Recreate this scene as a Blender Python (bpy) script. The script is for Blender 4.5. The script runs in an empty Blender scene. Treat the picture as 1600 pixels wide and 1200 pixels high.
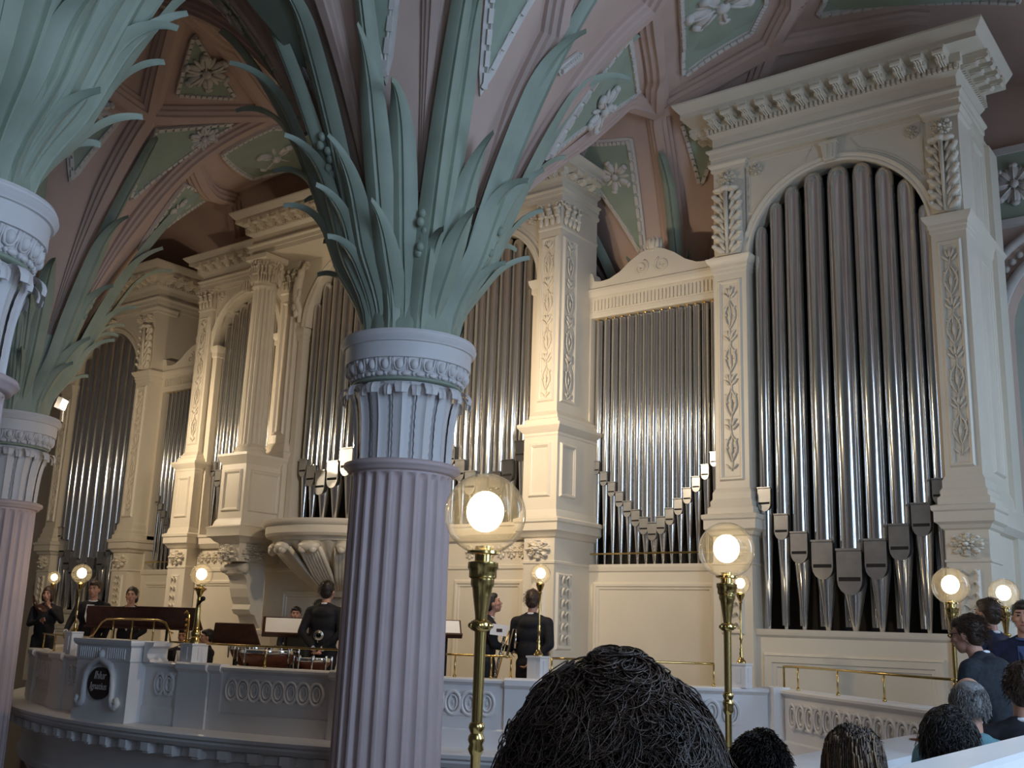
import bpy, math, random
from mathutils import Vector, Matrix, noise
random.seed(7)
PI = math.pi
scene = bpy.context.scene
COL = scene.collection

# ------------------------------------------------------------------ camera
YAW, PITCH, ROLL, FPX = 0.6474, 0.2303, 0.035, 1655.3
fw = Vector((-math.sin(YAW)*math.cos(PITCH), math.cos(YAW)*math.cos(PITCH), math.sin(PITCH)))
rt = Vector((math.cos(YAW), math.sin(YAW), 0))
up = rt.cross(fw)
cr, sr = math.cos(ROLL), math.sin(ROLL)
rt2 = rt*cr + up*sr
up2 = up*cr - rt*sr
cam_d = bpy.data.cameras.new('camera')
cam_d.sensor_width = 36.0
cam_d.lens = FPX/1600*36
cam_d.clip_start = 0.05
cam_d.clip_end = 200
cam = bpy.data.objects.new('camera', cam_d)
COL.objects.link(cam)
cam.matrix_world = Matrix(((rt2.x, up2.x, -fw.x, 0), (rt2.y, up2.y, -fw.y, 0), (rt2.z, up2.z, -fw.z, 0), (0, 0, 0, 1)))
scene.camera = cam

# ------------------------------------------------------------------ world, daylight, exposure
world = bpy.data.worlds.new('world')
scene.world = world
world.use_nodes = True
world.node_tree.nodes['Background'].inputs[0].default_value = (0.62, 0.66, 0.78, 1)
world.node_tree.nodes['Background'].inputs[1].default_value = 0.032
scene.view_settings.view_transform = 'Standard'
scene.view_settings.look = 'None'
scene.view_settings.gamma = 1.0
scene.view_settings.use_curve_mapping = False
scene.view_settings.exposure = 0.42

def area(name, loc, target, sx, sy, energy, color):
    d = bpy.data.lights.new(name, 'AREA')
    d.shape = 'RECTANGLE'; d.size = sx; d.size_y = sy; d.energy = energy; d.color = color
    o = bpy.data.objects.new(name, d); COL.objects.link(o)
    o.location = loc
    v = (Vector(target) - Vector(loc)).normalized()
    o.rotation_euler = v.to_track_quat('-Z', 'Y').to_euler()
    return o
# tall aisle windows on the right-hand wall (their frames are built further down)
WIN_X = 3.05
WINS = [(-0.6, 0.4), (4.2, 0.4), (12.7, 0.4)]
for (wy, wz), en in zip(WINS, (60, 270, 105)):
    area('window_daylight', (WIN_X-0.12, wy, wz+2.2), (-8, wy, wz+0.6), 2.2, 4.4, en, (0.47, 0.69, 1.0))

# ------------------------------------------------------------------ materials
MATS = {}
def mat(name, col, rough=0.55, metal=0.0, var=0.06, scale=6.0, bump=0.0, bscale=60.0, emis=None, estr=0.0, spec=0.5, coat=0.0):
    m = bpy.data.materials.new(name); m.use_nodes = True
    nt = m.node_tree; b = nt.nodes['Principled BSDF']
    b.inputs['Roughness'].default_value = rough
    b.inputs['Metallic'].default_value = metal
    b.inputs['Specular IOR Level'].default_value = spec
    if coat: b.inputs['Coat Weight'].default_value = coat
    tc = nt.nodes.new('ShaderNodeTexCoord')
    n = nt.nodes.new('ShaderNodeTexNoise'); n.inputs['Scale'].default_value = scale; n.inputs['Detail'].default_value = 4
    r = nt.nodes.new('ShaderNodeValToRGB')
    r.color_ramp.elements[0].position = 0.3; r.color_ramp.elements[1].position = 0.7
    r.color_ramp.elements[0].color = tuple(c*(1-var) for c in col) + (1,)
    r.color_ramp.elements[1].color = tuple(min(1, c*(1+var)) for c in col) + (1,)
    nt.links.new(tc.outputs['Object'], n.inputs['Vector'])
    nt.links.new(n.outputs['Fac'], r.inputs['Fac'])
    nt.links.new(r.outputs['Color'], b.inputs['Base Color'])
    if bump:
        n2 = nt.nodes.new('ShaderNodeTexNoise'); n2.inputs['Scale'].default_value = bscale; n2.inputs['Detail'].default_value = 3
        bp = nt.nodes.new('ShaderNodeBump'); bp.inputs['Strength'].default_value = bump; bp.inputs['Distance'].default_value = 0.01
        nt.links.new(tc.outputs['Object'], n2.inputs['Vector'])
        nt.links.new(n2.outputs['Fac'], bp.inputs['Height'])
        nt.links.new(bp.outputs['Normal'], b.inputs['Normal'])
    if emis:
        b.inputs['Emission Color'].default_value = emis + (1,)
        b.inputs['Emission Strength'].default_value = estr
    MATS[name] = m
    return m
mat('cream', (0.74, 0.67, 0.55), 0.42, var=0.03, scale=2, bump=0.06, bscale=25)
mat('white', (0.80, 0.78, 0.77), 0.40, var=0.03, scale=2, bump=0.05, bscale=25)
mat('capital', (0.72, 0.69, 0.69), 0.55, var=0.03, scale=3, bump=0.08, bscale=30)
mat('shaft', (0.60, 0.47, 0.46), 0.5, var=0.05, scale=2, bump=0.06, bscale=30)
mat('palm', (0.32, 0.37, 0.29), 0.55, var=0.12, scale=2.5, bump=0.10, bscale=25)
mat('vault', (0.58, 0.42, 0.35), 0.75, var=0.06, scale=1.5, bump=0.05)
mat('rib', (0.55, 0.40, 0.34), 0.7, var=0.06, scale=1.5)
mat('coffer', (0.34, 0.40, 0.31), 0.7, var=0.07, scale=3)
mat('stucco', (0.66, 0.61, 0.56), 0.6, var=0.05, scale=5, bump=0.1, bscale=40)
mat('tin', (0.68, 0.67, 0.65), 0.13, 0.90, var=0.04, scale=3)
mat('tin_flat', (0.50, 0.50, 0.50), 0.33, 1.0, var=0.10, scale=8)
mat('black', (0.012, 0.012, 0.013), 0.8)
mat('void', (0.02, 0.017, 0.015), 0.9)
mat('brass', (0.62, 0.45, 0.17), 0.22, 1.0, var=0.1, scale=9)
mat('suit', (0.012, 0.012, 0.016), 0.75, var=0.3, scale=40, spec=0.3)
mat('suit_grey', (0.022, 0.026, 0.033), 0.75, var=0.3, scale=40, spec=0.3)
mat('navy', (0.012, 0.016, 0.045), 0.75, var=0.2, scale=40, spec=0.3)
mat('blue_shirt', (0.05, 0.085, 0.20), 0.8)
mat('teal', (0.10, 0.22, 0.25), 0.8, var=0.1, scale=20)
mat('maroon_cloth', (0.18, 0.02, 0.05), 0.8)
mat('shirt', (0.75, 0.75, 0.76), 0.8)
mat('skin', (0.50, 0.26, 0.18), 0.5, var=0.08, scale=12)
mat('lips', (0.28, 0.09, 0.08), 0.5)
mat('eye', (0.02, 0.015, 0.012), 0.3)
mat('hair_dark', (0.016, 0.011, 0.009), 0.45, var=0.4, scale=30, bump=0.5, bscale=90)
mat('hair_brown', (0.045, 0.024, 0.014), 0.45, var=0.4, scale=30, bump=0.5, bscale=90)
mat('hair_grey', (0.16, 0.155, 0.15), 0.5, var=0.3, scale=30, bump=0.5, bscale=90)
mat('hair_blond', (0.17, 0.105, 0.055), 0.4, var=0.4, scale=30)
mat('wood', (0.045, 0.014, 0.010), 0.35, var=0.3, scale=12)
mat('wood_red', (0.16, 0.045, 0.02), 0.3, var=0.3, scale=10)
mat('paper', (0.80, 0.78, 0.76), 0.7, var=0.02)
mat('chrome', (0.72, 0.70, 0.66), 0.12, 1.0, var=0.05)
mat('gold', (0.85, 0.55, 0.18), 0.14, 1.0, var=0.05)
mat('drumskin', (0.62, 0.60, 0.55), 0.5)
mat('plaque', (0.030, 0.012, 0.008), 0.4)
mat('stone', (0.30, 0.27, 0.25), 0.6, var=0.1, scale=1.2)
mat('plaster', (0.50, 0.47, 0.43), 0.8, var=0.05, scale=1)
mat('niche', (0.42, 0.50, 0.44), 0.8, var=0.05, scale=1)
mat('bulb', (1, 0.9, 0.7), 0.5, emis=(1.0, 0.80, 0.50), estr=16.0)
mat('flood_lens', (1, 0.9, 0.7), 0.5, emis=(1.0, 0.85, 0.62), estr=60.0)
mat('daylight_pane', (0.7, 0.8, 0.9), 0.3, emis=(0.72, 0.84, 1.0), estr=1.2)
# globe glass: thin clear glass with seed bubbles
m = bpy.data.materials.new('globe_glass'); m.use_nodes = True; MATS['globe_glass'] = m
nt = m.node_tree; nt.nodes.clear()
out = nt.nodes.new('ShaderNodeOutputMaterial')
tr = nt.nodes.new('ShaderNodeBsdfTransparent'); tr.inputs[0].default_value = (0.97, 0.95, 0.90, 1)
gl = nt.nodes.new('ShaderNodeBsdfGlossy'); gl.inputs['Roughness'].default_value = 0.04
di = nt.nodes.new('ShaderNodeBsdfTranslucent'); di.inputs[0].default_value = (0.95, 0.85, 0.65, 1)
lf_ = nt.nodes.new('ShaderNodeLayerWeight'); lf_.inputs['Blend'].default_value = 0.5
lw = nt.nodes.new('ShaderNodeMath'); lw.operation = 'POWER'; lw.inputs[1].default_value = 2.6
nt.links.new(lf_.outputs['Facing'], lw.inputs[0])
mx = nt.nodes.new('ShaderNodeMixShader'); mx2 = nt.nodes.new('ShaderNodeMixShader')
tc = nt.nodes.new('ShaderNodeTexCoord')
vo = nt.nodes.new('ShaderNodeTexVoronoi'); vo.inputs['Scale'].default_value = 95
rp = nt.nodes.new('ShaderNodeValToRGB'); rp.color_ramp.elements[0].position = 0.0; rp.color_ramp.elements[0].color = (0.45, 0.45, 0.45, 1)
rp.color_ramp.elements[1].position = 0.24; rp.color_ramp.elements[1].color = (0.05, 0.05, 0.05, 1)
nt.links.new(tc.outputs['Object'], vo.inputs['Vector']); nt.links.new(vo.outputs['Distance'], rp.inputs['Fac'])
nt.links.new(rp.outputs['Color'], mx2.inputs['Fac'])
nt.links.new(tr.outputs[0], mx2.inputs[1]); nt.links.new(di.outputs[0], mx2.inputs[2])
nt.links.new(lw.outputs[0], mx.inputs['Fac']); nt.links.new(mx2.outputs[0], mx.inputs[1]); nt.links.new(gl.outputs[0], mx.inputs[2])
nt.links.new(mx.outputs[0], out.inputs['Surface'])

# ------------------------------------------------------------------ mesh helpers
ORG = {}
def V(*a): return Vector(a)
class MB:
    def __init__(s): s.v = []; s.f = []
    def add(s, vs, fs):
        n = len(s.v); s.v += [tuple(p) for p in vs]; s.f += [tuple(i+n for i in f) for f in fs]; return s
    def box(s, x0, x1, y0, y1, z0, z1):
        return s.add([(x0,y0,z0),(x1,y0,z0),(x1,y1,z0),(x0,y1,z0),(x0,y0,z1),(x1,y0,z1),(x1,y1,z1),(x0,y1,z1)],
                     [(0,3,2,1),(4,5,6,7),(0,1,5,4),(1,2,6,5),(2,3,7,6),(3,0,4,7)])
    def obox(s, c, ax, ay, az):
        c = Vector(c); vs = []
        for k in (-1, 1):
            for i, j in ((-1,-1),(1,-1),(1,1),(-1,1)): vs.append(c + i*Vector(ax) + j*Vector(ay) + k*Vector(az))
        return s.add(vs, [(0,3,2,1),(4,5,6,7),(0,1,5,4),(1,2,6,5),(2,3,7,6),(3,0,4,7)])
    def loft(s, rings, closed=True, cap=True):
        n = len(rings[0]); vs = [p for r in rings for p in r]; fs = []
        for i in range(len(rings)-1):
            for j in range(n if closed else n-1):
                a = i*n+j; b = i*n+(j+1) % n
                fs.append((a, b, b+n, a+n))
        if cap and closed:
            fs.append(tuple(range(n-1, -1, -1))); o = (len(rings)-1)*n; fs.append(tuple(o+i for i in range(n)))
        return s.add(vs, fs)
    def lathe(s, prof, seg=24, c=(0,0,0), rf=None, cap=True, a0=0.0, a1=2*PI):
        full = abs(a1-a0-2*PI) < 1e-6; rings = []
        for i, (r, z) in enumerate(prof):
            ring = []
            for j in range(seg if full else seg+1):
                a = a0+(a1-a0)*j/seg; q = r*(rf(a, i) if rf else 1)
                ring.append((c[0]+q*math.cos(a), c[1]+q*math.sin(a), c[2]+z))
            rings.append(ring)
        return s.loft(rings, closed=full, cap=cap)
    def tube(s, path, rad, seg=8, cap=True):
        path = [Vector(p) for p in path]; n = len(path)
        if not hasattr(rad, '__len__'): rad = [rad]*n
        T = (path[1]-path[0]).normalized(); N = T.orthogonal().normalized(); rings = []
        for i, p in enumerate(path):
            t = (path[min(i+1, n-1)]-path[max(i-1, 0)])
            if t.length < 1e-9: t = T.copy()
            t.normalize(); N = (N - t*N.dot(t))
            if N.length < 1e-6: N = t.orthogonal()
            N.normalize(); B = t.cross(N); T = t
            rings.append([p + rad[i]*(math.cos(2*PI*j/seg)*N + math.sin(2*PI*j/seg)*B) for j in range(seg)])
        return s.loft(rings, True, cap)
    def sweep(s, path, normals, prof, closed_prof=True, loop=False):
        path = [Vector(p) for p in path]; n = len(path); rings = []
        for i, p in enumerate(path):
            if loop: t = path[(i+1) % n]-path[i-1]
            else: t = path[min(i+1, n-1)]-path[max(i-1, 0)]
            t.normalize(); N = Vector(normals[i]); N = (N-t*N.dot(t)).normalized(); B = t.cross(N)
            rings.append([p + a*B + b*N for a, b in prof])
        if loop: rings.append(rings[0])
        return s.loft(rings, closed_prof, cap=not loop)
    def ell(s, c, r, seg=12, rg=8, M=None):
        rings = []; c = Vector(c)
        for i in range(rg+1):
            th = PI*i/rg; ring = []
            for j in range(seg):
                a = 2*PI*j/seg; q = Vector((r[0]*math.sin(th)*math.cos(a), r[1]*math.sin(th)*math.sin(a), -r[2]*math.cos(th)))
                if M is not None: q = M @ q
                ring.append(c+q)
            rings.append(ring)
        return s.loft(rings, True, False)
    def cap(s, p0, r0, p1, r1, seg=10):
        p0 = Vector(p0); p1 = Vector(p1); d = (p1-p0); L = d.length; d = d/L
        pts = []; rr = []
        for k in range(4):
            a = PI/2*k/3; pts.append(p0-d*r0*math.cos(a)); rr.append(max(r0*math.sin(a), 1e-4))
        for k in range(4):
            a = PI/2*k/3; pts.append(p1+d*r1*math.sin(a)); rr.append(max(r1*math.cos(a), 1e-4))
        return s.tube(pts, rr, seg)
    def prism(s, pts, f, d):
        """pts 2-D outline, f(x,y,depth)->3-D; d=(d0,d1)"""
        n = len(pts)
        vs = [f(x, y, d[0]) for x, y in pts]+[f(x, y, d[1]) for x, y in pts]
        fs = [tuple(range(n-1, -1, -1)), tuple(range(n, 2*n))]+[(i, (i+1) % n, n+(i+1) % n, n+i) for i in range(n)]
        return s.add(vs, fs)
    def mold(s, x0, x1, yf, yb, prof):
        """prof (out,z): moulded block, front at yf (towards -Y) with returns on both sides"""
        rings = [[(x0-o, yb, z), (x0-o, yf-o, z), (x1+o, yf-o, z), (x1+o, yb, z)] for o, z in prof]
        return s.loft(rings, True, True)
    def xf(s, M):
        s.v = [tuple(M @ Vector(p)) for p in s.v]; return s
    def mesh(s, name, m, smooth=False, org=(0,0,0)):
        me = bpy.data.meshes.new(name)
        o = Vector(org)
        me.from_pydata([tuple(Vector(p)-o) for p in s.v], [], s.f)
        me.validate(); me.update()
        me.materials.append(MATS[m])
        if smooth == True:
            me.polygons.foreach_set('use_smooth', [True]*len(me.polygons))
        elif smooth:
            me.polygons.foreach_set('use_smooth', [True]*len(me.polygons))
            me.set_sharp_from_angle(angle=math.radians(smooth))
        return me
    def build(s, name, m, parent=None, smooth=False, local=False):
        org = (0,0,0) if (local or parent is None) else ORG.get(parent.name, (0,0,0))
        me = s.mesh(name, m, smooth, org)
        return link(name, me, parent)
def link(name, me, parent=None, loc=None, rot=None, scl=None):
    o = bpy.data.objects.new(name, me); COL.objects.link(o)
    if parent is not None:
        o.parent = parent
        if parent.name in ORG: ORG[o.name] = ORG[parent.name]
    if loc is not None: o.location = loc
    if rot is not None: o.rotation_euler = rot
    if scl is not None: o.scale = scl
    return o
def tag(o, label=None, cat=None, group=None, kind=None):
    if label: o['label'] = label
    if cat: o['category'] = cat
    if group: o['group'] = group
    if kind: o['kind'] = kind
    return o
def empty(name, loc, label=None, cat=None, group=None, rotz=0.0):
    o = bpy.data.objects.new(name, None); COL.objects.link(o)
    o.location = loc; o.rotation_euler = (0, 0, rotz); o.empty_display_size = 0.2
    if rotz == 0: ORG[o.name] = tuple(loc)
    return tag(o, label, cat, group)
def dup_tree(o, parent=None):
    c = o.copy(); COL.objects.link(c); c.parent = parent
    for ch in list(o.children): dup_tree(ch, c)
    return c

X0 = -12.457          # symmetry axis of the organ
GZ = -1.32            # organ gallery floor (eye level of the photographer is z = 0)
SZ = -1.50            # side gallery floor
NZ = -6.5             # nave floor
COLS = [(-7.43, 8.0), (-15.6, 8.07), (-7.64, 3.3), (-15.8, 3.3), (-7.7, 15.0), (-15.6, 15.0), (0.9, 8.0), (0.9, 3.3), (0.9, 15.0)]
# ================================================================== SETTING
fl = MB().box(-30, 6, -6, 18, NZ-0.3, NZ).build('floor', 'stone'); tag(fl, 'stone nave floor far below the galleries', kind='structure')
# organ gallery plan: bowed parapet
PR, PY = 10.0, 8.6
def par_y(x): return PY+PR-math.sqrt(PR*PR-(x-X0)**2)
def par_pt(x, out=0.0):
    nx = (x-X0)/PR; ny = -math.sqrt(1-nx*nx)
    return (x+nx*out, par_y(x)+ny*out), (nx, ny)
XL, XR = -19.9, -5.04
xs_par = [XL+(XR-XL)*i/72 for i in range(73)]
P1 = (XR, par_y(XR)); P2 = (-2.28, 9.42)
gf = MB()
pts = [par_pt(x, -0.06)[0] for x in xs_par]+[(-2.3, 9.5), (-2.3, 15.0), (XL-3, 15.0)]
gf.prism(pts, lambda x, y, d: (x, y, d), (GZ-0.3, GZ))
o = gf.build('floor', 'stone'); tag(o, 'organ gallery floor', kind='structure')
o = MB().box(-2.3, 3.2, -3.0, 15.0, SZ-0.3, SZ).build('floor', 'stone'); tag(o, 'side gallery floor', kind='structure')
# walls
wb = MB()
wb.box(-26, -2.95, 15.0, 15.4, NZ, 9.5)
wb.box(-1.0, 3.4, 15.0, 15.4, NZ, 9.5)
# arched niche at the right end of the back wall
xc, rr, zs = -1.975, 0.975, 4.3
for k in range(16):
    a, b = PI*k/16, PI*(k+1)/16
    xa, xb = xc+rr*math.cos(a), xc+rr*math.cos(b); za, zb = zs+rr*math.sin(a), zs+rr*math.sin(b)
    wb.add([(xa,15.0,za),(xb,15.0,zb),(xb,15.0,9.5),(xa,15.0,9.5),(xa,15.4,za),(xb,15.4,zb),(xb,15.4,9.5),(xa,15.4,9.5)],
           [(0,1,2,3),(4,7,6,5),(0,4,5,1),(2,6,7,3)])
wall_back = tag(wb.build('wall_back', 'vault'), 'back wall behind the organ', kind='structure')
MB().box(-3.0, -0.95, 15.39, 15.5, NZ, 9.5).build('niche_back', 'niche', wall_back)
def arc_band(r0, r1, y, th, seg=24):
    m = MB()
    path = [(xc+0.5*(r0+r1)*math.cos(PI*k/seg), y, zs+0.5*(r0+r1)*math.sin(PI*k/seg)) for k in range(seg+1)]
    path = [(path[0][0], y, 1.0)]+path+[(path[-1][0], y, 1.0)]
    h = (r1-r0)/2
    return m.sweep(path, [(0,-1,0)]*len(path), [(-h,0),(-h,th),(-h*.4,th*1.3),(h*.4,th*1.3),(h,th),(h,0)])
arc_band(0.98, 1.10, 15.0, 0.06).build('arch_moulding', 'stucco', wall_back, 40)
arc_band(1.32, 1.42, 15.0, 0.06).build('arch_moulding', 'stucco', wall_back, 40)
m = MB()
for k in range(30):
    a = PI*(k+.5)/30; r = 1.21
    m.ell((xc+r*math.cos(a), 14.98, zs+r*math.sin(a)), (0.05, 0.03, 0.05), 8, 5)
m.build('arch_leaf_relief', 'stucco', wall_back, True)
tag(MB().box(-25.6, -25.0, -6, 15.4, NZ, 9.5).build('wall_left', 'plaster'), 'dim plaster wall of the far aisle', kind='structure')
# right wall with tall windows
wr = MB(); wr.box(WIN_X, WIN_X+0.5, -6, 15.4, NZ, 0.2); wr.box(WIN_X, WIN_X+0.5, -6, 15.4, 5.4, 9.5)
ys = [-6]+[y for w in WINS for y in (w[0]-1.15, w[0]+1.15)]+[15.4]
for i in range(0, len(ys), 2): wr.box(WIN_X, WIN_X+0.5, ys[i], ys[i+1], 0.2, 5.4)
tag(wr.build('wall_right', 'plaster'), 'pale plaster side wall with tall windows', kind='structure')
for i, (wy, wz) in enumerate(WINS):
    fr = MB()
    for y in (-1.15, -0.58, 0, 0.58, 1.15): fr.box(WIN_X+.2, WIN_X+.28, wy+y-.03, wy+y+.03, 0.2, 5.4)
    for z in (0.2, 1.5, 2.8, 4.1, 5.4): fr.box(WIN_X+.2, WIN_X+.28, wy-1.15, wy+1.15, z-.03, z+.03)
    w = tag(fr.build('window_%d' % (i+1), 'white'), 'tall leaded window of the side wall', kind='structure')
    MB().box(WIN_X+.23, WIN_X+.25, wy-1.15, wy+1.15, 0.2, 5.4).build('window_pane', 'daylight_pane', w)

# ------------------------------------------------------------------ vault
def hcol(X, Y):
    d = min(math.hypot(X-a, Y-b) for a, b in COLS)
    return 3.1+5.4*(1-math.exp(-max(d-.4, 0)/1.55))
MA, AA = Vector((-7.43, 8.0)), Vector((-6.84, 12.28))
def vh(X, Y):
    z = hcol(X, Y)
    p = Vector((X, Y)); d = AA-MA; t = (p-MA).dot(d)/d.length_squared
    q = min(max((t-.1)/.9, 0), 1)
    dist = (p-(MA+d*min(max(t, 0), 1))).length
    return z-0.92*math.sin(PI*q)*math.exp(-(dist/0.85)**2)
def vn(X, Y):
    e = 0.06
    n = Vector((vh(X+e, Y)-vh(X-e, Y), vh(X, Y+e)-vh(X, Y-e), -2*e))
    return n.normalized()           # points down, into the room
NX, NY = 170, 92
vx = [-25.2+(3.4+25.2)*i/NX for i in range(NX+1)]; vy = [-0.5+15.5*j/NY for j in range(NY+1)]
ceil = MB(); ceil.add([(x, y, vh(x, y)) for y in vy for x in vx],
    [(j*(NX+1)+i, j*(NX+1)+i+1, (j+1)*(NX+1)+i+1, (j+1)*(NX+1)+i) for j in range(NY) for i in range(NX)])
ceiling = tag(ceil.build('ceiling', 'vault', None, True), 'pink coffered vault springing from palm columns', kind='structure')
RIBP = [(-.17, -.02), (-.17, .05), (-.13, .07), (-.12, .11), (-.07, .13), (-.06, .17), (.06, .17), (.07, .13), (.12, .11), (.13, .07), (.17, .05), (.17, -.02)]
def surf_path(a, b, n, off=0.0):
    P = []; N = []
    for i in range(n+1):
        t = i/n; x = a[0]+(b[0]-a[0])*t; y = a[1]+(b[1]-a[1])*t
        nn = vn(x, y); P.append(Vector((x, y, vh(x, y)))+nn*off); N.append(nn)
    return P, N
def rib(a, b, n=18, w=1.0, d=1.0, taper=False):
    P, N = surf_path(a, b, n); rings = []
    for i, p in enumerate(P):
        t = (P[min(i+1, n)]-P[max(i-1, 0)]).normalized(); nn_ = (N[i]-t*N[i].dot(t)).normalized(); bb = t.cross(nn_)
        k = min(1, .22+1.5*i/n) if taper else 1
        rings.append([p+bb*(x*w*k)+nn_*(y*d*(k if y > 0 else 1)) for x, y in RIBP])
    MB().loft(rings, True, True).build('rib', 'rib', ceiling, 35)
def at(c, ang, d): return (c[0]+d*math.cos(math.radians(ang)), c[1]+d*math.sin(math.radians(ang)))
Cm, Cf, Cn, Wm, Wf = COLS[0], COLS[1], COLS[2], COLS[4], COLS[5]
A = (-6.84, 12.28); C = (-5.45, 9.52); B = (-5.78, 8.11); D = (-5.11, 12.31); D2 = (-4.59, 11.84)
E_ = (-12.97, 8.07); F_ = (-13.44, 9.19); H = (-12.33, 9.87); I_ = (-16.0, 12.2); K = (-10.93, 7.1); G_ = (-14.07, 8.02)
C2 = (-4.3, 8.9); B2 = (-4.4, 7.0)
petal_cache = {}
def rosette_mesh(n, kind='stucco'):
    if n in petal_cache: return petal_cache[n]
    m = MB()
    for k in range(n):
        a = 2*PI*k/n; R = Matrix.Rotation(a, 3, 'Z')
        m.ell(R @ V(.58, 0, .06), (.36, .22, .10), 10, 6, R)
        m.ell(R @ V(.86, 0, .10), (.14, .20, .10), 8, 5, R)
        R2 = Matrix.Rotation(a+PI/n, 3, 'Z')
        m.ell(R2 @ V(.50, 0, .03), (.38, .10, .07), 8, 5, R2)
        m.tube([R @ V(.2, 0, .12), R @ V(.55, 0, .18), R @ V(.85, 0, .17)], [.04, .035, .02], 6)
    m.ell((0, 0, .12), (.2, .2, .14), 12, 8)
    petal_cache[n] = m.mesh('rosette', kind, True)
    return petal_cache[n]
def orient(n, xdir=None):
    n = Vector(n).normalized(); x = Vector(xdir) if xdir else n.orthogonal()
    x = (x-n*x.dot(n)).normalized(); y = n.cross(x)
    return Matrix((x, y, n)).transposed()
def inset_poly(poly, d):
    n = len(poly); P = [Vector(p) for p in poly]
    ar = sum(P[i].x*P[(i+1) % n].y-P[(i+1) % n].x*P[i].y for i in range(n)); sg = 1 if ar > 0 else -1
    out = []
    for i in range(n):
        p, q, r = P[i-1], P[i], P[(i+1) % n]
        e1 = (q-p).normalized(); e2 = (r-q).normalized()
        n1 = Vector((-e1.y, e1.x))*sg; n2 = Vector((-e2.y, e2.x))*sg
        bis = (n1+n2); k = max(bis.length_squared/2, 0.12)
        out.append(q+bis*(d/k))
    return out
def coffer(poly, d=0.36, ros=None, n=6, bead=True, rs=0.3):
    ip = inset_poly(poly, d); c = sum((p for p in ip), Vector((0, 0)))/len(ip)
    edge = []
    for i, p in enumerate(ip):
        q = ip[(i+1) % len(ip)]
        for k in range(10): edge.append(p+(q-p)*k/10)
    m = MB(); rings = []
    for s in (1.0, .97, .8, .6, .4, .2, .02):
        off = .012 if s == 1.0 else .045
        rings.append([Vector((x, y, vh(x, y)))+vn(x, y)*off for x, y in [tuple(c+(e-c)*s) for e in edge]])
    m.loft(rings, True, True)
    pan = m.build('coffer_panel', 'coffer', ceiling, 30)
    b = MB()
    P3 = [Vector((e.x, e.y, vh(e.x, e.y)))+vn(e.x, e.y)*.03 for e in edge]; N3 = [vn(e.x, e.y) for e in edge]
    b.sweep(P3, N3, [(-.045, -.02), (-.045, .03), (-.03, .04), (-.015, .01), (.045, .01), (.045, -.02)], True, True)
    if bead:
        for i in range(len(P3)):
            p, q = P3[i], P3[(i+1) % len(P3)]; L = (q-p).length; kk = max(1, int(L/.12)); t = (q-p)/max(L, 1e-6)
            for j in range(kk):
                cc = p+(q-p)*((j+.5)/kk); s_ = N3[i].cross(t)
                b.obox(cc+N3[i]*.028+s_*.02, t*(L/kk*.36), s_*.026, N3[i]*.02)
    b.build('bead_border', 'stucco', pan)
    if ros:
        for (rx, ry, size) in ros:
            nn = vn(rx, ry); P = Vector((rx, ry, vh(rx, ry)))+nn*.05
            M = orient(nn, (c.x-ip[0].x, c.y-ip[0].y, 0))
            o = link('rosette', rosette_mesh(n), pan, P, M.to_euler(), (size, size, size*1.15))
    return pan
def cen(*ps): return (sum(p[0] for p in ps)/len(ps), sum(p[1] for p in ps)/len(ps))
# ribs seen in the photograph
rib(at(Cm, 82, .80), A, 26, taper=True); rib(at(Cm, 38, .80), C, taper=True); rib(at(Cm, 4, .80), B, taper=True); rib(A, C); rib(A, D); rib(D, D2, 6)
rib(A, Wm, 20); rib(C, C2, 8); rib(B, B2, 8); rib(B, (-5.0, 8.6), 6); rib(D2, (-3.6, 9.5), 10); rib(C2, (-3.6, 9.5), 6)
rib(at(Cf, 0, .80), E_, taper=True); rib(E_, H); rib(at(Cf, 27, .80), F_, taper=True); rib(F_, H); rib(F_, I_, 20); rib(at(Cm, -166, .80), K, taper=True); rib(K, E_); rib(K, H)
rib(H, (-12.0, 12.2)); rib((-12.0, 12.2), Wf, 18); rib((-12.0, 12.2), Wm, 18)
rib(at(Cm, 150, .80), H, 20, taper=True)
rib(at(Cm, -45, .80), at(Cm, -45, 3.0), taper=True); rib(at(Cm, -85, .80), at(Cm, -85, 3.0), taper=True); rib(at(Cm, -125, .80), at(Cm, -125, 3.2), taper=True)
rib(at(Cf, -35, .80), at(Cf, -35, 3.4), taper=True); rib(E_, at(Cf, -35, 3.4)); rib(K, at(Cf, -35, 3.4))
rib(D, (-3.3, 13.2), 8); rib(at(Wm, -45, .8), D, 12)
# coffers between the ribs
coffer([at(Cm, 66, 1.15), A, C], .24, [(-6.55, 10.25, .36)], 5)
coffer([A, C, C2, (-3.6, 9.5), D2, D], .38, [(-5.2, 10.9, .52)], 7)
coffer([at(Cm, 22, 1.2), C, B], .24, None)
for ang in (-20, -65, -105, -146):
    coffer([at(Cm, ang, 0.95), at(Cm, ang+15, 2.3), at(Cm, ang, 3.1), at(Cm, ang-15, 2.3)], .12, [at(Cm, ang, 2.25)+(.24,)], 5)
coffer([at(Cm, 172, 1.1), K, H, at(Cm, 155, 2.6)], .3, [at(Cm, 172, 2.7)+(.3,)], 5)
coffer([E_, K, H], .34, [cen(E_, K, H)+(.36,)], 6)
coffer([at(Cf, 14, 1.3), E_, H, F_], .22, [cen(E_, H, F_, F_)+(.26,)], 6)
coffer([F_, H, (-12.0, 12.2), (-13.6, 12.4), (-14.6, 11.0)], .36, [(-13.35, 10.75, .42)], 4)
coffer([at(Cf, 50, 1.1), F_, (-14.4, 11.0), at(Cf, 72, 2.2)], .26, [at(Cf, 50, 2.0)+(.28,)], 5)
coffer([at(Cf, -17, 1.2), E_, at(Cf, -35, 3.4)], .26, [at(Cf, -17, 2.5)+(.3,)], 5)
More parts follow.
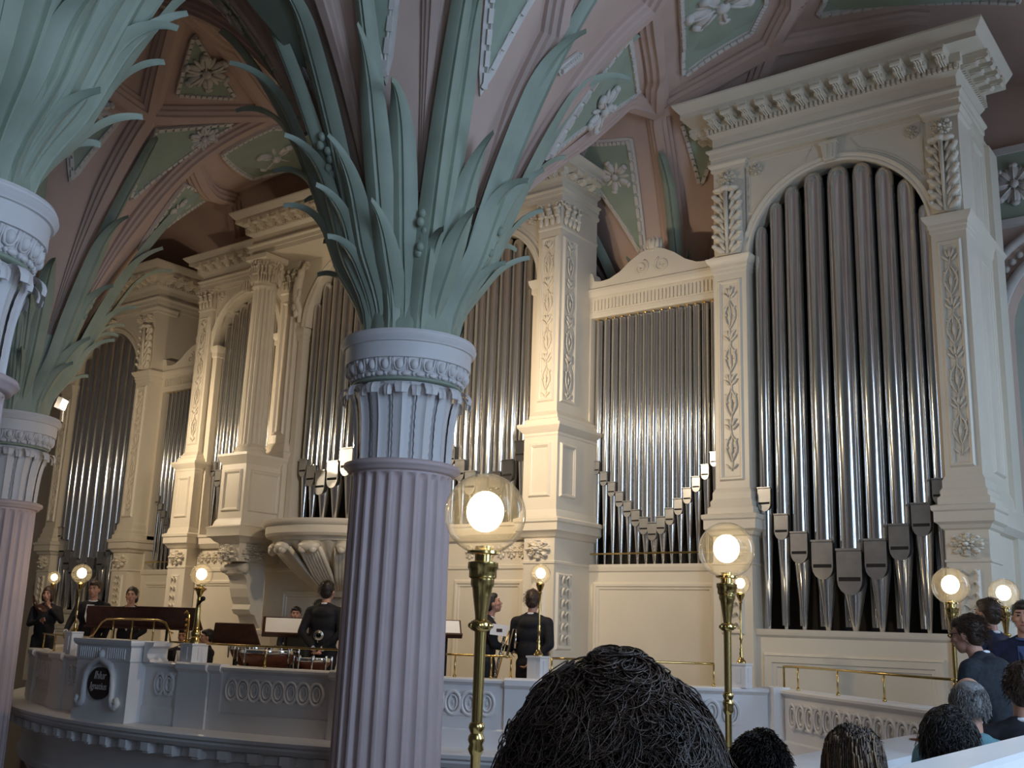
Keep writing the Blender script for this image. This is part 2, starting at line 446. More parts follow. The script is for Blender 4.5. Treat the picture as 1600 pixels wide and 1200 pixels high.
coffer([at(Cf, -50, 1.1), at(Cf, -42, 2.3), at(Cf, -50, 3.0), at(Cf, -62, 2.3)], .12, [at(Cf, -50, 2.3)+(.22,)], 5)
coffer([at(Wm, -90, .95), at(Wm, -78, 2.75), at(Wm, -98, 2.9), at(Wm, -112, 2.6)], .2, [at(Wm, -93, 2.2)+(.28,)], 5)
coffer([at(Wm, -60, 1.3), A, D, at(Wm, -45, 2.8)], .3, [at(Wm, -55, 2.6)+(.3,)], 5)
coffer([D, D2, (-3.6, 9.5), (-1.5, 11.0), (-1.8, 13.4), (-3.3, 13.2)], .4, [(-2.9, 11.6, .5)], 6)
# coffer with rosette on the back wall right of the tower
cp = MB().box(-3.0, -1.0, 14.93, 15.02, 5.75, 6.75).build('coffer_panel', 'coffer', wall_back)
b = MB()
for (x0, x1, z0, z1) in ((-3.08, -.92, 6.72, 6.82), (-3.08, -.92, 5.66, 5.76), (-3.08, -2.98, 5.7, 6.8), (-1.02, -.92, 5.7, 6.8)): b.box(x0, x1, 14.9, 15.0, z0, z1)
b.build('bead_border', 'stucco', cp)
link('rosette', rosette_mesh(8), cp, (-2.72, 14.93, 6.25), (PI/2, 0, 0), (.32, .32, .3))
# ================================================================== PALM COLUMNS
def wl(parent, p):
    o = ORG.get(parent.name, (0, 0, 0)); return (p[0]-o[0], p[1]-o[1], p[2]-o[2])
def conoid(z):      # radius of the palm at height z above the abacus, just in front of the vault cone
    v = .40-1.55*math.log(max(1-max(z-.17, 0)/5.4, .08))+.09
    t = min(1, max(0, z/.8)); t = t*t*(3-2*t)
    return .50*(1-t)+v*t
def frond_mesh(name, zend, w, curl, length, seed, stalk=False):
    rnd = random.Random(seed); rings = []; n = 22
    pts = []
    for i in range(n+1):
        t = i/n; z = -.05+zend*t
        pts.append([conoid(max(z, 0))-.05+.13*min(1, max(0, z-.15)/.7)+.05*t, 0.0, z])
    # free tip that bends outwards
    p = Vector(pts[-1]); d = (Vector(pts[-1])-Vector(pts[-2])).normalized(); m = 12; ang = math.atan2(d.z, d.x)
    for i in range(m):
        ang -= curl/m*(0.5+i/m); p = p+Vector((math.cos(ang), 0, math.sin(ang)))*length/m; pts.append(list(p))
    N = len(pts); side = rnd.uniform(-.10, .10)
    for i, q in enumerate(pts):
        t = i/(N-1)
        a = Vector(pts[min(i+1, N-1)])-Vector(pts[max(i-1, 0)]); a.normalize(); nrm = Vector((a.z, 0, -a.x))  # outward
        if stalk: ww = w*(1-.55*t)*(1 if t < .93 else max(.08, (1-t)/.07))
        else: ww = w*(.70+.45*math.sin(PI*min(1, t*1.1)))*(1 if t < .60 else max(.02, (1-((t-.60)/.40)**2)**.8))
        sx = side*t*t*q[2]*.5
        th = .034+.02*(1-t)
        c = Vector((q[0], sx, q[2])); Y = Vector((0, 1, 0)); ring = []
        for (b, o) in ((-1, -.4), (-.6, .55), (-.16, .95), (0, .45), (.16, .95), (.6, .55), (1, -.4), (.5, -.5), (0, -.7), (-.5, -.5)):
            ring.append(c+Y*(b*ww)+nrm*(o*th*(1.0 if not stalk else 1.5)))
        rings.append(ring)
    return MB().loft(rings, True, True).mesh(name, 'palm', 50)
FR = {
 'stalk': [frond_mesh('frond', 3.6, .150, .25, .6, k, True) for k in range(2)],
 'long':  [frond_mesh('frond', 2.2+.3*k, .135, .75+.3*k, .85, k) for k in range(3)],
 'mid':   [frond_mesh('frond', 1.35+.22*k, .135, .8+.35*k, .72, 5+k) for k in range(3)],
 'short': [frond_mesh('frond', .85+.2*k, .125, .8+.35*k, .62, 9+k) for k in range(3)],
 'low':   [frond_mesh('frond', .62+.12*k, .10, .9+.4*k, .48, 14+k) for k in range(2)],
}
def bud_mesh():
    m = MB(); rnd = random.Random(3)
    for k in range(6): m.ell((rnd.uniform(0, .06), rnd.uniform(-.05, .05), k*.075+rnd.uniform(-.02, .02)), (.042, .042, .05), 8, 6)
    return m.mesh('bud_cluster', 'palm', True)
BUD = bud_mesh()
def palm(root, cx, cy, zb, a0=0, a1=360, seed=1):
    rnd = random.Random(seed)
    def put(kind, n, off, jit=4, sc=(0.94, 1.06)):
        for k in range(n):
            a = off+360*k/n+rnd.uniform(-jit, jit)
            if not (a0 <= a % 360 <= a1): continue
            s = rnd.uniform(*sc)
            o = link('frond', rnd.choice(FR[kind]), root, wl(root, (cx, cy, zb)), (0, 0, math.radians(a)), (1, 1, s))
    put('stalk', 9, 8, 7); put('long', 11, 3, 8); put('mid', 11, 17, 8); put('short', 10, 10, 9); put('low', 6, 26, 10)
    for k in range(6):
        a = 20+60*k+rnd.uniform(-8, 8); z = rnd.uniform(.75, 1.7)
        if not (a0 <= a % 360 <= a1): continue
        r = conoid(z)+.10
        link('bud_cluster', BUD, root, wl(root, (cx+r*math.cos(math.radians(a)), cy+r*math.sin(math.radians(a)), zb+z)), (0, .4, math.radians(a)))
    m = MB(); prof = []
    for i in range(15):
        z = -.08+1.25*i/14; prof.append((conoid(max(z, 0))+.01, z))
    m.lathe(prof, 72, (cx, cy, zb), lambda a, i: 1+.045*(abs(math.cos(8*a))**.7-.5)*min(1, .3+i/5), cap=False)
    m.build('palm_trunk', 'palm', root, True)

def column(cx, cy, label, seed):
    ZT = 2.93
    root = empty('palm_column', (cx, cy, NZ), label, 'column', 'palm columns')
    c = (cx, cy, 0)
    # fluted shaft
    def flute(a, i): return 1.0
    m = MB(); nfl = 24; seg = nfl*8; rings = []
    def ring(r, z, depth):
        out = []
        for j in range(seg):
            ph = (j % 8)/8.0
            dd = 0 if (ph < .12 or ph > .88) else depth*math.sin(PI*(ph-.12)/.76)**.6
            a = 2*PI*j/seg; out.append((cx+(r-dd)*math.cos(a), cy+(r-dd)*math.sin(a), z))
        return out
    for z, r, dp in ((NZ, .60, 0), (NZ+.5, .60, 0), (NZ+.55, .56, .05), (-2, .545, .05), (1.40, .515, .05), (1.455, .515, .046), (1.485, .515, .03), (1.505, .515, 0), (1.53, .515, 0)):
        rings.append(ring(r, z, dp))
    m.loft(rings, True, False); m.build('shaft', 'shaft', root, 40)
    m = MB(); m.lathe([(.50, 1.52), (.545, 1.53), (.565, 1.545), (.565, 1.56), (.595, 1.575), (.605, 1.595), (.595, 1.62), (.56, 1.635), (.5, 1.64)], 64, c)
    m.build('neck_ring', 'shaft', root, True)
    # capital core and leaves
    m = MB(); m.lathe([(.46, 1.62), (.455, 1.9), (.46, 2.2), (.48, 2.38), (.51, 2.44), (.52, 2.46)], 48, c); m.build('capital_bell', 'capital', root, True)
    lm = MB(); rings = []
    n = 20
    for i in range(n+8):
        if i <= n:
            t = i/n; z = 1.63+.66*t; r = .475+.02*t+.05*t**4; ang = PI/2
            hw = .078+.018*t
        else:
            k = (i-n)/8; a = k*PI*1.3; r = .545+.070*(1-math.cos(a)) ; z = 2.295+.085*math.sin(a)+.01; hw = .098*(1-.40*k)
        jag = .006*math.sin(i*2.3)
        ring = []
        for b, o in ((-1, 0), (-.55, .012), (-.12, .020), (0, .034), (.12, .020), (.55, .012), (1, 0), (0, -.02)):
            ring.append((r+o if i <= n else r+o*.6, b*(hw+(jag if abs(b) == 1 else 0)), z))
        rings.append(ring)
    lm.loft(rings, True, True); leaf = lm.mesh('capital_leaf', 'capital', 50)
    for k in range(14):
        link('capital_leaf', leaf, root, wl(root, c), (0, 0, 2*PI*k/14))
        link('capital_leaf', leaf, root, wl(root, (cx, cy, -.015*1)), (0, 0, 2*PI*(k+.5)/14), (.93, .62, 1.0))
    # bead ring, egg and dart, abacus
    m = MB(); m.lathe([(.50, 2.425), (.565, 2.43), (.575, 2.445), (.565, 2.46), (.5, 2.465)], 64, c); m.build('green_fillet', 'palm', root, True)
    m = MB(); m.lathe([(.50, 2.46), (.56, 2.465), (.57, 2.475), (.56, 2.485), (.575, 2.50), (.60, 2.55), (.625, 2.62), (.63, 2.64), (.5, 2.645)], 64, c); m.build('echinus', 'capital', root, True)
    bm_ = MB(); bm_.ell((.578, 0, 2.485), (.022, .05, .024), 8, 6); bm_.ell((.578, .066, 2.485), (.022, .010, .022), 6, 5); bm_.ell((.578, -.066, 2.485), (.022, .010, .022), 6, 5)
    bead = bm_.mesh('bead', 'capital', True)
    em = MB(); em.ell((.612, 0, 2.575), (.04, .042, .056), 10, 8)
    em.tube([(.635, .058, 2.635), (.618, .056, 2.57), (.600, .035, 2.525), (.593, 0, 2.513), (.600, -.035, 2.525), (.618, -.056, 2.57), (.635, -.058, 2.635)], .012, 6)
    em.cap((.630, .078, 2.62), .010, (.590, .078, 2.52), .005, 6)
    egg = em.mesh('egg_moulding', 'capital', True)
    for k in range(26):
        link('egg_moulding', egg, root, wl(root, c), (0, 0, 2*PI*k/26)); link('bead', bead, root, wl(root, c), (0, 0, 2*PI*(k+.5)/26))
    m = MB(); m.lathe([(.5, 2.635), (.655, 2.64), (.66, 2.66), (.66, 2.79), (.665, 2.80), (.685, 2.805), (.69, 2.82), (.70, 2.83), (.715, 2.86), (.70, 2.885), (.705, 2.895), (.69, 2.925), (.3, 2.93)], 72, c)
    m.build('abacus', 'capital', root, 40)
    palm(root, cx, cy, ZT, seed=seed)
    return root
column(*Cm, 'tall fluted palm column in the middle of the picture, in front of the organ', 11)
column(*Cn, 'nearest palm column, its white capital cut by the left picture edge', 22)
column(*Cf, 'far pinkish palm column at the left, behind the gallery parapet end', 33)
for (wx, wy), lab, sd in ((Wm, 'half palm of fronds on the wall behind the flat pipe field right of the middle', 44), (Wf, 'half palm of fronds on the wall behind the left end of the organ', 55)):
    root = empty('wall_palm', (wx, wy-.05, 2.9), lab, 'plant relief', 'wall palms behind the organ')
    palm(root, wx, wy-.05, 2.93, 180, 360, sd)
    MB().lathe([(.5, -.12), (.68, -.1), (.7, -.02), (.3, 0)], 32, (wx, wy-.05, 2.93), a0=PI, a1=2*PI, cap=False).build('bracket', 'capital', root, True)
# ================================================================== GALLERY PARAPET
par = empty('gallery_parapet', (X0, PY, GZ), 'white bowed organ gallery parapet with oval ring ornament and projecting cornice', 'parapet')
PROF = [(-.28, -.55), (-.26, -.52), (.03, -.52), (.05, -.535), (.05, -.56), (.02, -.575), (0, -.60), (0, -1.06), (.02, -1.08), (.02, -1.28), (.33, -1.30), (.36, -1.32), (.35, -1.36), (.31, -1.385), (.31, -1.41), (.27, -1.46), (.20, -1.48), (.10, -1.50), (.10, -1.60), (.06, -1.62), (.0, -1.80), (-.02, -1.84), (-.02, -2.05), (.03, -2.07), (.03, -2.15), (-.05, -2.2), (-.28, -2.6), (-.28, -1.0)]
rings = []
for x in xs_par:
    (px, py), (nx, ny) = par_pt(x); rings.append([(px+nx*o, py+ny*o, z) for o, z in PROF])
MB().loft(rings, True, True).build('wall_panel', 'white', par, 28)
# straight piece from the corner pier to the side gallery
PD = Vector((P2[0]-P1[0], P2[1]-P1[1])).normalized(); PN = Vector((PD.y, -PD.x)); d = PD; nn = PN
if PN.y > 0: PN = -PN
nn = PN
rings = [[(p[0]+nn.x*o, p[1]+nn.y*o, z) for o, z in PROF] for p in (P1, (P1[0]+d.x*1.2, P1[1]+d.y*1.2), (P2[0]-d.x*.1, P2[1]-d.y*.1))]
MB().loft(rings, True, True).build('wall_panel', 'white', par, 28)
# piers (slightly proud strips carrying the lamps)
def pier(x, hw, out, z0=-1.3, z1=-.5):
    rings = []
    for xx in (x-hw, x-hw/3, x+hw/3, x+hw):
        (a, b_), (nx, ny) = par_pt(xx); rings.append([(a+nx*o, b_+ny*o, z) for o, z in ((-.1, z0), (out, z0), (out, -.62), (out+.05, -.58), (out+.05, -.52), (out+.03, z1), (-.1, z1))])
    MB().loft(rings, True, True).build('pier', 'white', par, 28)
for x in (-11.35, -14.75, -7.2, -9.1, -16.3): pier(x, .26, .05)
pier(-10.98, .09, .02)
(c0, c1), _ = par_pt(XR)
m = MB(); m.obox((P1[0]-.02, P1[1]-.02, -.93), V(.16*d.x, .16*d.y, 0), V(.10*nn.x, .10*nn.y, 0), V(0, 0, .43)); m.build('pier', 'white', par)
# guilloche rings
def oval_ring(rx, rz):
    m = MB(); n = 24
    for (ax, az, w, h_) in ((rx, rz, .018, .036), (rx*.56, rz*.64, .011, .030)):
        path = [(ax*math.cos(2*PI*k/n), 0, az*math.sin(2*PI*k/n)) for k in range(n)]
        m.sweep(path, [(0, -1, 0)]*n, [(-w, -.01), (-w, h_*.8), (0, h_), (w, h_*.8), (w, -.01)], True, True)
    m.ell((0, 0, 0), (rx*.22, .018, rz*.28), 8, 6)
    return m.mesh('guilloche_ring', 'white', 40)
RING = oval_ring(.088, .125)
def ring_at(p, nx, ny):
    link('guilloche_ring', RING, par, wl(par, (p[0]+nx*.005, p[1]+ny*.005, -.79)), (0, 0, math.atan2(ny, nx)+PI/2))
def ring_run(xa, xb, step=.17):
    # frame strips above and below and the rings between
    n = max(1, round((xb-xa)/step/1.03)); xs = [xa+(xb-xa)*(i+.5)/n for i in range(n)]
    for x in xs:
        p, (nx, ny) = par_pt(x); ring_at(p, nx, ny)
    for z in (-.665, -.915):
        path = []; N = []
        for i in range(13):
            p, (nx, ny) = par_pt(xa+(xb-xa)*i/12, .0); path.append((p[0], p[1], z)); N.append((nx, ny, 0))
        MB().sweep(path, N, [(-.012, -.01), (-.012, .018), (.012, .018), (.012, -.01)]).build('frame_strip', 'white', par)
for a, b in ((-19.2, -16.7), (-15.9, -15.1), (-14.35, -13.75), (-12.05, -11.7), (-10.8, -9.45), (-8.75, -7.55), (-6.85, -5.35)): ring_run(a, b)
L = (Vector(P2)-Vector(P1)).length; n = int((L-.35)/.2)
for i in range(n):
    q = Vector(P1)+d*(.3+(i+.5)*.2); ring_at((q.x, q.y), nn.x, nn.y)
for z in (-.665, -.915):
    a = Vector(P1)+d*.3; b = Vector(P1)+d*(.3+n*.2)
    MB().sweep([(a.x, a.y, z), (b.x, b.y, z)], [(nn.x, nn.y, 0)]*2, [(-.012, -.01), (-.012, .018), (.012, .018), (.012, -.01)]).build('frame_strip', 'white', par)
# cornice blocks under the parapet
BL = MB().box(-.07, .07, -.14, .05, -.10, .0).box(-.055, .055, -.11, .03, -.13, -.1).mesh('cornice_block', 'white')
x = -19.4
while x < -5.2:
    p, (nx, ny) = par_pt(x, .12); link('cornice_block', BL, par, wl(par, (p[0], p[1], -1.475)), (0, 0, math.atan2(ny, nx)+PI/2)); x += .42
# ---- projecting middle pedestal with oval plaque
yc = 8.36
m = MB(); m.mold(-13.5, -12.3, yc, 8.9, [(0, -1.3), (0, -.55), (.015, -.53), (.015, -.36), (.05, -.33), (.06, -.30), (.06, -.27), (0, -.27)]); ped = tag(m.build('pedestal', 'white', par), 'white projecting pedestal in the middle of the parapet')
m = MB()
for k in range(22):
    x = -13.42+k*.048
    if abs(x+12.9) > .07: m.cap((x, yc-.018, -.385), .011, (x, yc-.018, -.50), .011, 6)
m.build('fluted_frieze', 'white', ped, True)
m = MB()      # drop-arch moulding round the plaque, ending in volutes
path = [(-.42, -1.0), (-.46, -1.06), (-.42, -1.11), (-.35, -1.10), (-.32, -1.02), (-.32, -.85), (-.30, -.70), (-.22, -.60), (-.11, -.56), (0, -.52)]
path = path+[(-a, b) for a, b in reversed(path[:-1])]
m.tube([(-12.9+a, yc-.03, b) for a, b in path], .042, 8)
m.ell((-12.9, yc-.03, -.46), (.045, .045, .06), 10, 8)
m.build('arch_moulding', 'white', ped, True)
m = MB(); outl = [(.245*math.cos(2*PI*k/32), .205*math.sin(2*PI*k/32)) for k in range(32)]
m.prism(outl, lambda x, y, dd: (-12.9+x, yc-dd, -.83+y), (0, .035)); pl = m.build('plaque', 'plaque', par)
tag(pl, 'dark oval plaque with pale lettering')
def text(body, size, loc, rot, mname, parent):
    cu = bpy.data.curves.new('lettering', 'FONT'); cu.body = body; cu.size = size; cu.align_x = 'CENTER'; cu.extrude = .002; cu.shear = .25
    o = bpy.data.objects.new('lettering_source', cu); COL.objects.link(o)
    dg = bpy.context.evaluated_depsgraph_get(); me = bpy.data.meshes.new_from_object(o.evaluated_get(dg)); me.name = 'lettering'
    bpy.data.objects.remove(o); me.materials.clear(); me.materials.append(MATS[mname])
    return link('lettering', me, parent, loc, rot)
text('Ihlur', .145, wl(par, (-12.88, yc-.037, -.775)), (PI/2, 0, 0), 'stucco', pl)
text('Ignatius', .125, wl(par, (-12.9, yc-.037, -.905)), (PI/2, 0, 0), 'stucco', pl)
m = MB()
sc = [(0, -.28), (.2, -.28), (.19, -.33), (.12, -.36), (.08, -.42), (.09, -.47), (.14, -.5), (.16, -.53), (0, -.53)]
m.prism(sc, lambda x, z, dd: (-12.24+x, 8.5+dd, z), (0, .28)); m.build('scroll_bracket', 'white', ped)
# ---- side gallery parapet with white ledge
sp = empty('side_parapet', (-2.28, 4.5, SZ), 'white side gallery parapet ledge running away at the lower right', 'parapet')
m = MB(); rings = []
for y in (-2.5, 1, 4, 7, 9.3): rings.append([(-2.28+o, y, z) for o, z in ((.34, -.64), (.34, -.60), (-.10, -.60), (-.13, -.615), (-.13, -.65), (-.08, -.68), (-.05, -.7), (-.05, -1.2), (-.02, -1.25), (-.02, -1.9), (.2, -1.9), (.2, -.68))])
m.loft(rings, True, True); m.build('wall_panel', 'white', sp, 30)
for y in (-1, 2, 4.681, 7): MB().box(-2.36, -2.30, y-.12, y+.12, -1.85, -.66).build('pier', 'white', sp)
pw = empty('pew_back', (-.85, 4.2, SZ), 'white pew rail crossing the lower right corner', 'pew')
MB().box(-.88, -.81, 2.4, 5.8, SZ, -.36).build('panel', 'white', pw)
MB().mold(-.91, -.77, 2.4, 5.8, [(0, -.38), (.01, -.36), (.02, -.34), (.02, -.31), (0, -.30)]).build('top_rail', 'white', pw)
pb = empty('pew_back', (-.6, 9.05, SZ), 'white pew end rail behind the leaning man at the right edge', 'pew')
MB().box(-1.75, .6, 9.02, 9.10, SZ, -.42).build('panel', 'white', pb)
MB().mold(-1.77, .6, 8.98, 9.14, [(0, -.44), (.015, -.42), (.015, -.38), (0, -.37)]).build('top_rail', 'white', pb)
# ================================================================== PIPE ORGAN
organ = empty('pipe_organ', (X0, 12.5, GZ), 'large cream classical pipe organ with arched towers of silver pipes behind the gallery', 'pipe organ')
def rng(s, u0, u1):
    a, b = X0+s*u0, X0+s*u1; return (min(a, b), max(a, b))
FR_PROF = [(-.055, 0), (-.05, .012), (-.035, .02), (-.03, .03), (-.012, .032), (0, .018), (.01, 0)]
class FrameSet:
    """collects rectangular mouldings; every frame becomes a part of its own"""
    def __init__(s): s.fr = []
    def build(s, name, m, parent, smooth=30): return [f.build(name, m, parent, smooth) for f in s.fr]
def panel_frame(fs, x0, x1, z0, z1, y, prof=FR_PROF):
    rings = [[(x0-a, y-b, z0-a), (x1+a, y-b, z0-a), (x1+a, y-b, z1+a), (x0-a, y-b, z1+a)] for a, b in prof]
    fs.fr.append(MB().loft(rings, True, False))
def panel_frame_side(fs, y0, y1, z0, z1, x, sgn, prof=FR_PROF):
    rings = [[(x+sgn*b, y0-a, z0-a), (x+sgn*b, y1+a, z0-a), (x+sgn*b, y1+a, z1+a), (x+sgn*b, y0-a, z1+a)] for a, b in prof]
    fs.fr.append(MB().loft(rings, True, False))
# ---- relief meshes (local: x across, z up, -y out)
def leafell(m, p, ang, l, w, t=.016):
    R = Matrix.Rotation(ang, 3, 'Y'); m.ell(p, (w, t, l), 8, 6, R)
def vine():
    m = MB(); z = 0
    m.tube([(0.012*math.sin(k*.9), -.008, k*.05) for k in range(53)], [.011]*53, 6)
    for k in range(4):
        zc = .30+k*.62
        for s in (-1, 1):
            path = [(s*x, -.014, zc+zz) for x, zz in ((.0, -.18), (.045, -.1), (.075, 0), (.06, .1), (.015, .17), (0, .22))]
            m.tube(path, [.008, .012, .014, .013, .010, .005], 6)
            for q in (-.06, .03, .11): leafell(m, (s*.062, -.012, zc+q), s*.6, .036, .013)
            leafell(m, (s*.055, -.015, zc+.30), s*.75, .06, .018); leafell(m, (s*.035, -.015, zc+.36), s*.3, .06, .016)
            leafell(m, (s*.05, -.015, zc-.24), s*-2.4+PI, .045, .015)
        leafell(m, (0, -.016, zc+.0), 0, .07, .022); leafell(m, (0, -.016, zc+.36), 0, .05, .02)
    return m.mesh('vine_relief', 'cream', True)
VINE = vine()
def foliage(n, w, h_, d, seed, cell=.05):
    m = MB(); r = random.Random(seed)
    for k in range(n):
        x = r.uniform(-w/2, w/2); z = r.uniform(0, h_); a = r.uniform(-1, 1)
        leafell(m, (x, -r.uniform(.2, 1)*d, z), a, cell*r.uniform(.7, 1.3), cell*r.uniform(.35, .6), .02)
    return m
def capital_relief(w, h_):
    m = MB()
    for row, (zz, k, o) in enumerate(((.22, 4, .03), (.5, 3, .045))):
        for i in range(k):
            x = (i-(k-1)/2)*w/k
            m.ell((x, -o, zz*h_), (w/k*.42, .03, h_*.2), 8, 6); m.ell((x, -o-.03, zz*h_+h_*.17), (w/k*.36, .03, h_*.06), 8, 5)
            m.cap((x, -o-.025, zz*h_-h_*.15), .006, (x, -o-.035, zz*h_+h_*.12), .008, 5)
    for s in (-1, 1):
        for a in range(9):
            q = a*.75; r = w*.16*(1-a/11); m.ell((s*(w*.42)+r*math.cos(q)*s, -.05, h_*.8+r*math.sin(q)), (.018, .03, .018), 6, 5)
    m.ell((0, -.06, h_*.88), (.035, .03, .035), 8, 6)
    return m.mesh('capital_foliage', 'cream', True)
CAPF = capital_relief(.42, .38)
CAPS = capital_relief(.34, .38)
def acanthus(w=.40, h_=1.0):
    m = MB()
    m.prism([(-.16, 0), (.16, 0), (.19, .2), (.18, .55), (.15, .9), (.10, 1.0), (-.10, 1.0), (-.15, .9), (-.18, .55), (-.19, .2)], lambda a, b, dd: (a, dd, b), (-.03, .0))
    for s in (-1, 1):
        for k in range(6):
            z = .08+k*.15; R = Matrix.Rotation(s*.85, 3, 'Y')
            m.ell((s*.115, -.035, z), (.045, .03, .10), 9, 6, R); m.ell((s*.165, -.05, z+.05), (.036, .032, .04), 7, 6, R)
            R = Matrix.Rotation(s*.45, 3, 'Y'); m.ell((s*.065, -.045, z+.05), (.026, .028, .09), 8, 6, R)
        m.ell((s*.085, -.07, .95), (.085, .06, .045), 9, 6)
    m.tube([(0, -.04, .0), (0, -.065, .5), (0, -.085, .93)], [.02, .026, .03], 8)
    m.ell((0, -.085, .96), (.085, .06, .05), 10, 6)
    return m.mesh('acanthus_relief', 'cream', True)
ACAN = acanthus()
def rosette_flat(n=8):
    m = MB()
    for k in range(n):
        a = 2*PI*k/n; R = Matrix.Rotation(a, 3, 'Y')
        m.ell(R @ V(0, -.03, .62), (.24, .12, .33), 9, 6, R); m.ell(R @ V(0, -.10, .86), (.22, .10, .13), 8, 5, R)
        m.cap(R @ V(0, -.12, .25), .03, R @ V(0, -.16, .8), .035, 5)
        R2 = Matrix.Rotation(a+PI/n, 3, 'Y'); m.ell(R2 @ V(0, -.0, .72), (.14, .07, .30), 8, 5, R2)
        m.ell(R2 @ V(0, -.12, .34), (.13, .10, .16), 7, 5, R2)
    m.ell((0, -.16, 0), (.20, .16, .20), 10, 8)
    return m.mesh('rosette', 'cream', True)
ROSF = rosette_flat()
def wave_leaf():
    m = MB()
    for k in range(6):
        z = .05+k*.13
        for s in (-1, 1):
            path = [(s*(.085-.10*t*t), -.012-.012*math.sin(PI*t), z+.10*math.sin(t*PI*.9)) for t in [i/6 for i in range(7)]]
            m.tube(path, [.006, .014, .018, .018, .014, .010, .005], 6)
    return m.mesh('wave_relief', 'cream', True)
WAVE = wave_leaf()
MOD = MB(); MOD.box(-.075, .075, -.28, .02, -.035, .0); MOD.box(-.062, .062, -.26, .02, -.08, -.03); MOD.box(-.062, .062, -.15, .02, -.12, -.07)
MOD.tube([(-.064, -.25, -.065), (.064, -.25, -.065)], .03, 8)
for q in (-.03, 0, .03): MOD.tube([(q, -.25, -.095), (q, -.17, -.085), (q, -.13, -.12), (q, -.02, -.135)], .013, 5)
MOD = MOD.mesh('modillion', 'cream')
def rel(name, me, parent, p, rot=0.0, scl=(1, 1, 1)):
    return link(name, me, parent, wl(organ, p), (0, 0, rot), scl)
# ---- pipes -------------------------------------------------------
slot_cache = {}
def pipe(x, y, zf, zm, zt, d, seed=0, dome=True):
    """zf foot, zm lower end of mouth plate, zt top"""
    r = d/2; h_ = max(.16, d*1.75)
    prof = [(r*.20, zf), (r*.24, zf+.02)]
    prof += [(r*(.26+.70*t), zf+.02+(zm+h_*.2-zf-.02)*t) for t in (.25, .5, .75, 1.0)]
    prof += [(r, zm+h_*.32), (r, zt-d*1.1)]
    if dome: prof += [(r, zt-d*.7), (r*.94, zt-d*.40), (r*.78, zt-d*.17), (r*.5, zt-d*.04), (r*.1, zt)]
    else: prof += [(r, zt-.012), (r*1.06, zt-.012), (r*1.06, zt), (r*.85, zt)]
    pb = MB().lathe(prof, 20, (x, y, 0)).build('pipe', 'tin', organ, 60)
    # flat mouth plate with rounded lower lip and pitched upper lip
    w = r*1.0; n = 8
    out = [(-w, h_*.42), (-w, h_*.92), (-w*.8, h_*1.0), (w*.8, h_*1.0), (w, h_*.92), (w, h_*.42)]
    out += [(w*math.cos(PI*k/n), h_*.30-h_*.34*math.sin(PI*k/n)) for k in range(n+1)]
    yf = y-r*.98
    mb = MB().prism(out, lambda a, b, dd: (x+a, yf-dd, zm+b), (-r*.55, .012))
    mb.box(x-w*1.02, x+w*1.02, yf-.03, yf, zm+h_*.95, zm+h_*1.0)
    mp = mb.build('pipe_mouth', 'tin_flat', pb)
    MB().box(x-w*.86, x+w*.86, yf-.016, yf-.008, zm+h_*.27, zm+h_*.36).build('mouth_slot', 'void', pb)
    return pb
def arch_h(u, uc, r, zs):
    q = r*r-(u-uc)**2
    return zs+(math.sqrt(q) if q > 0 else 0)
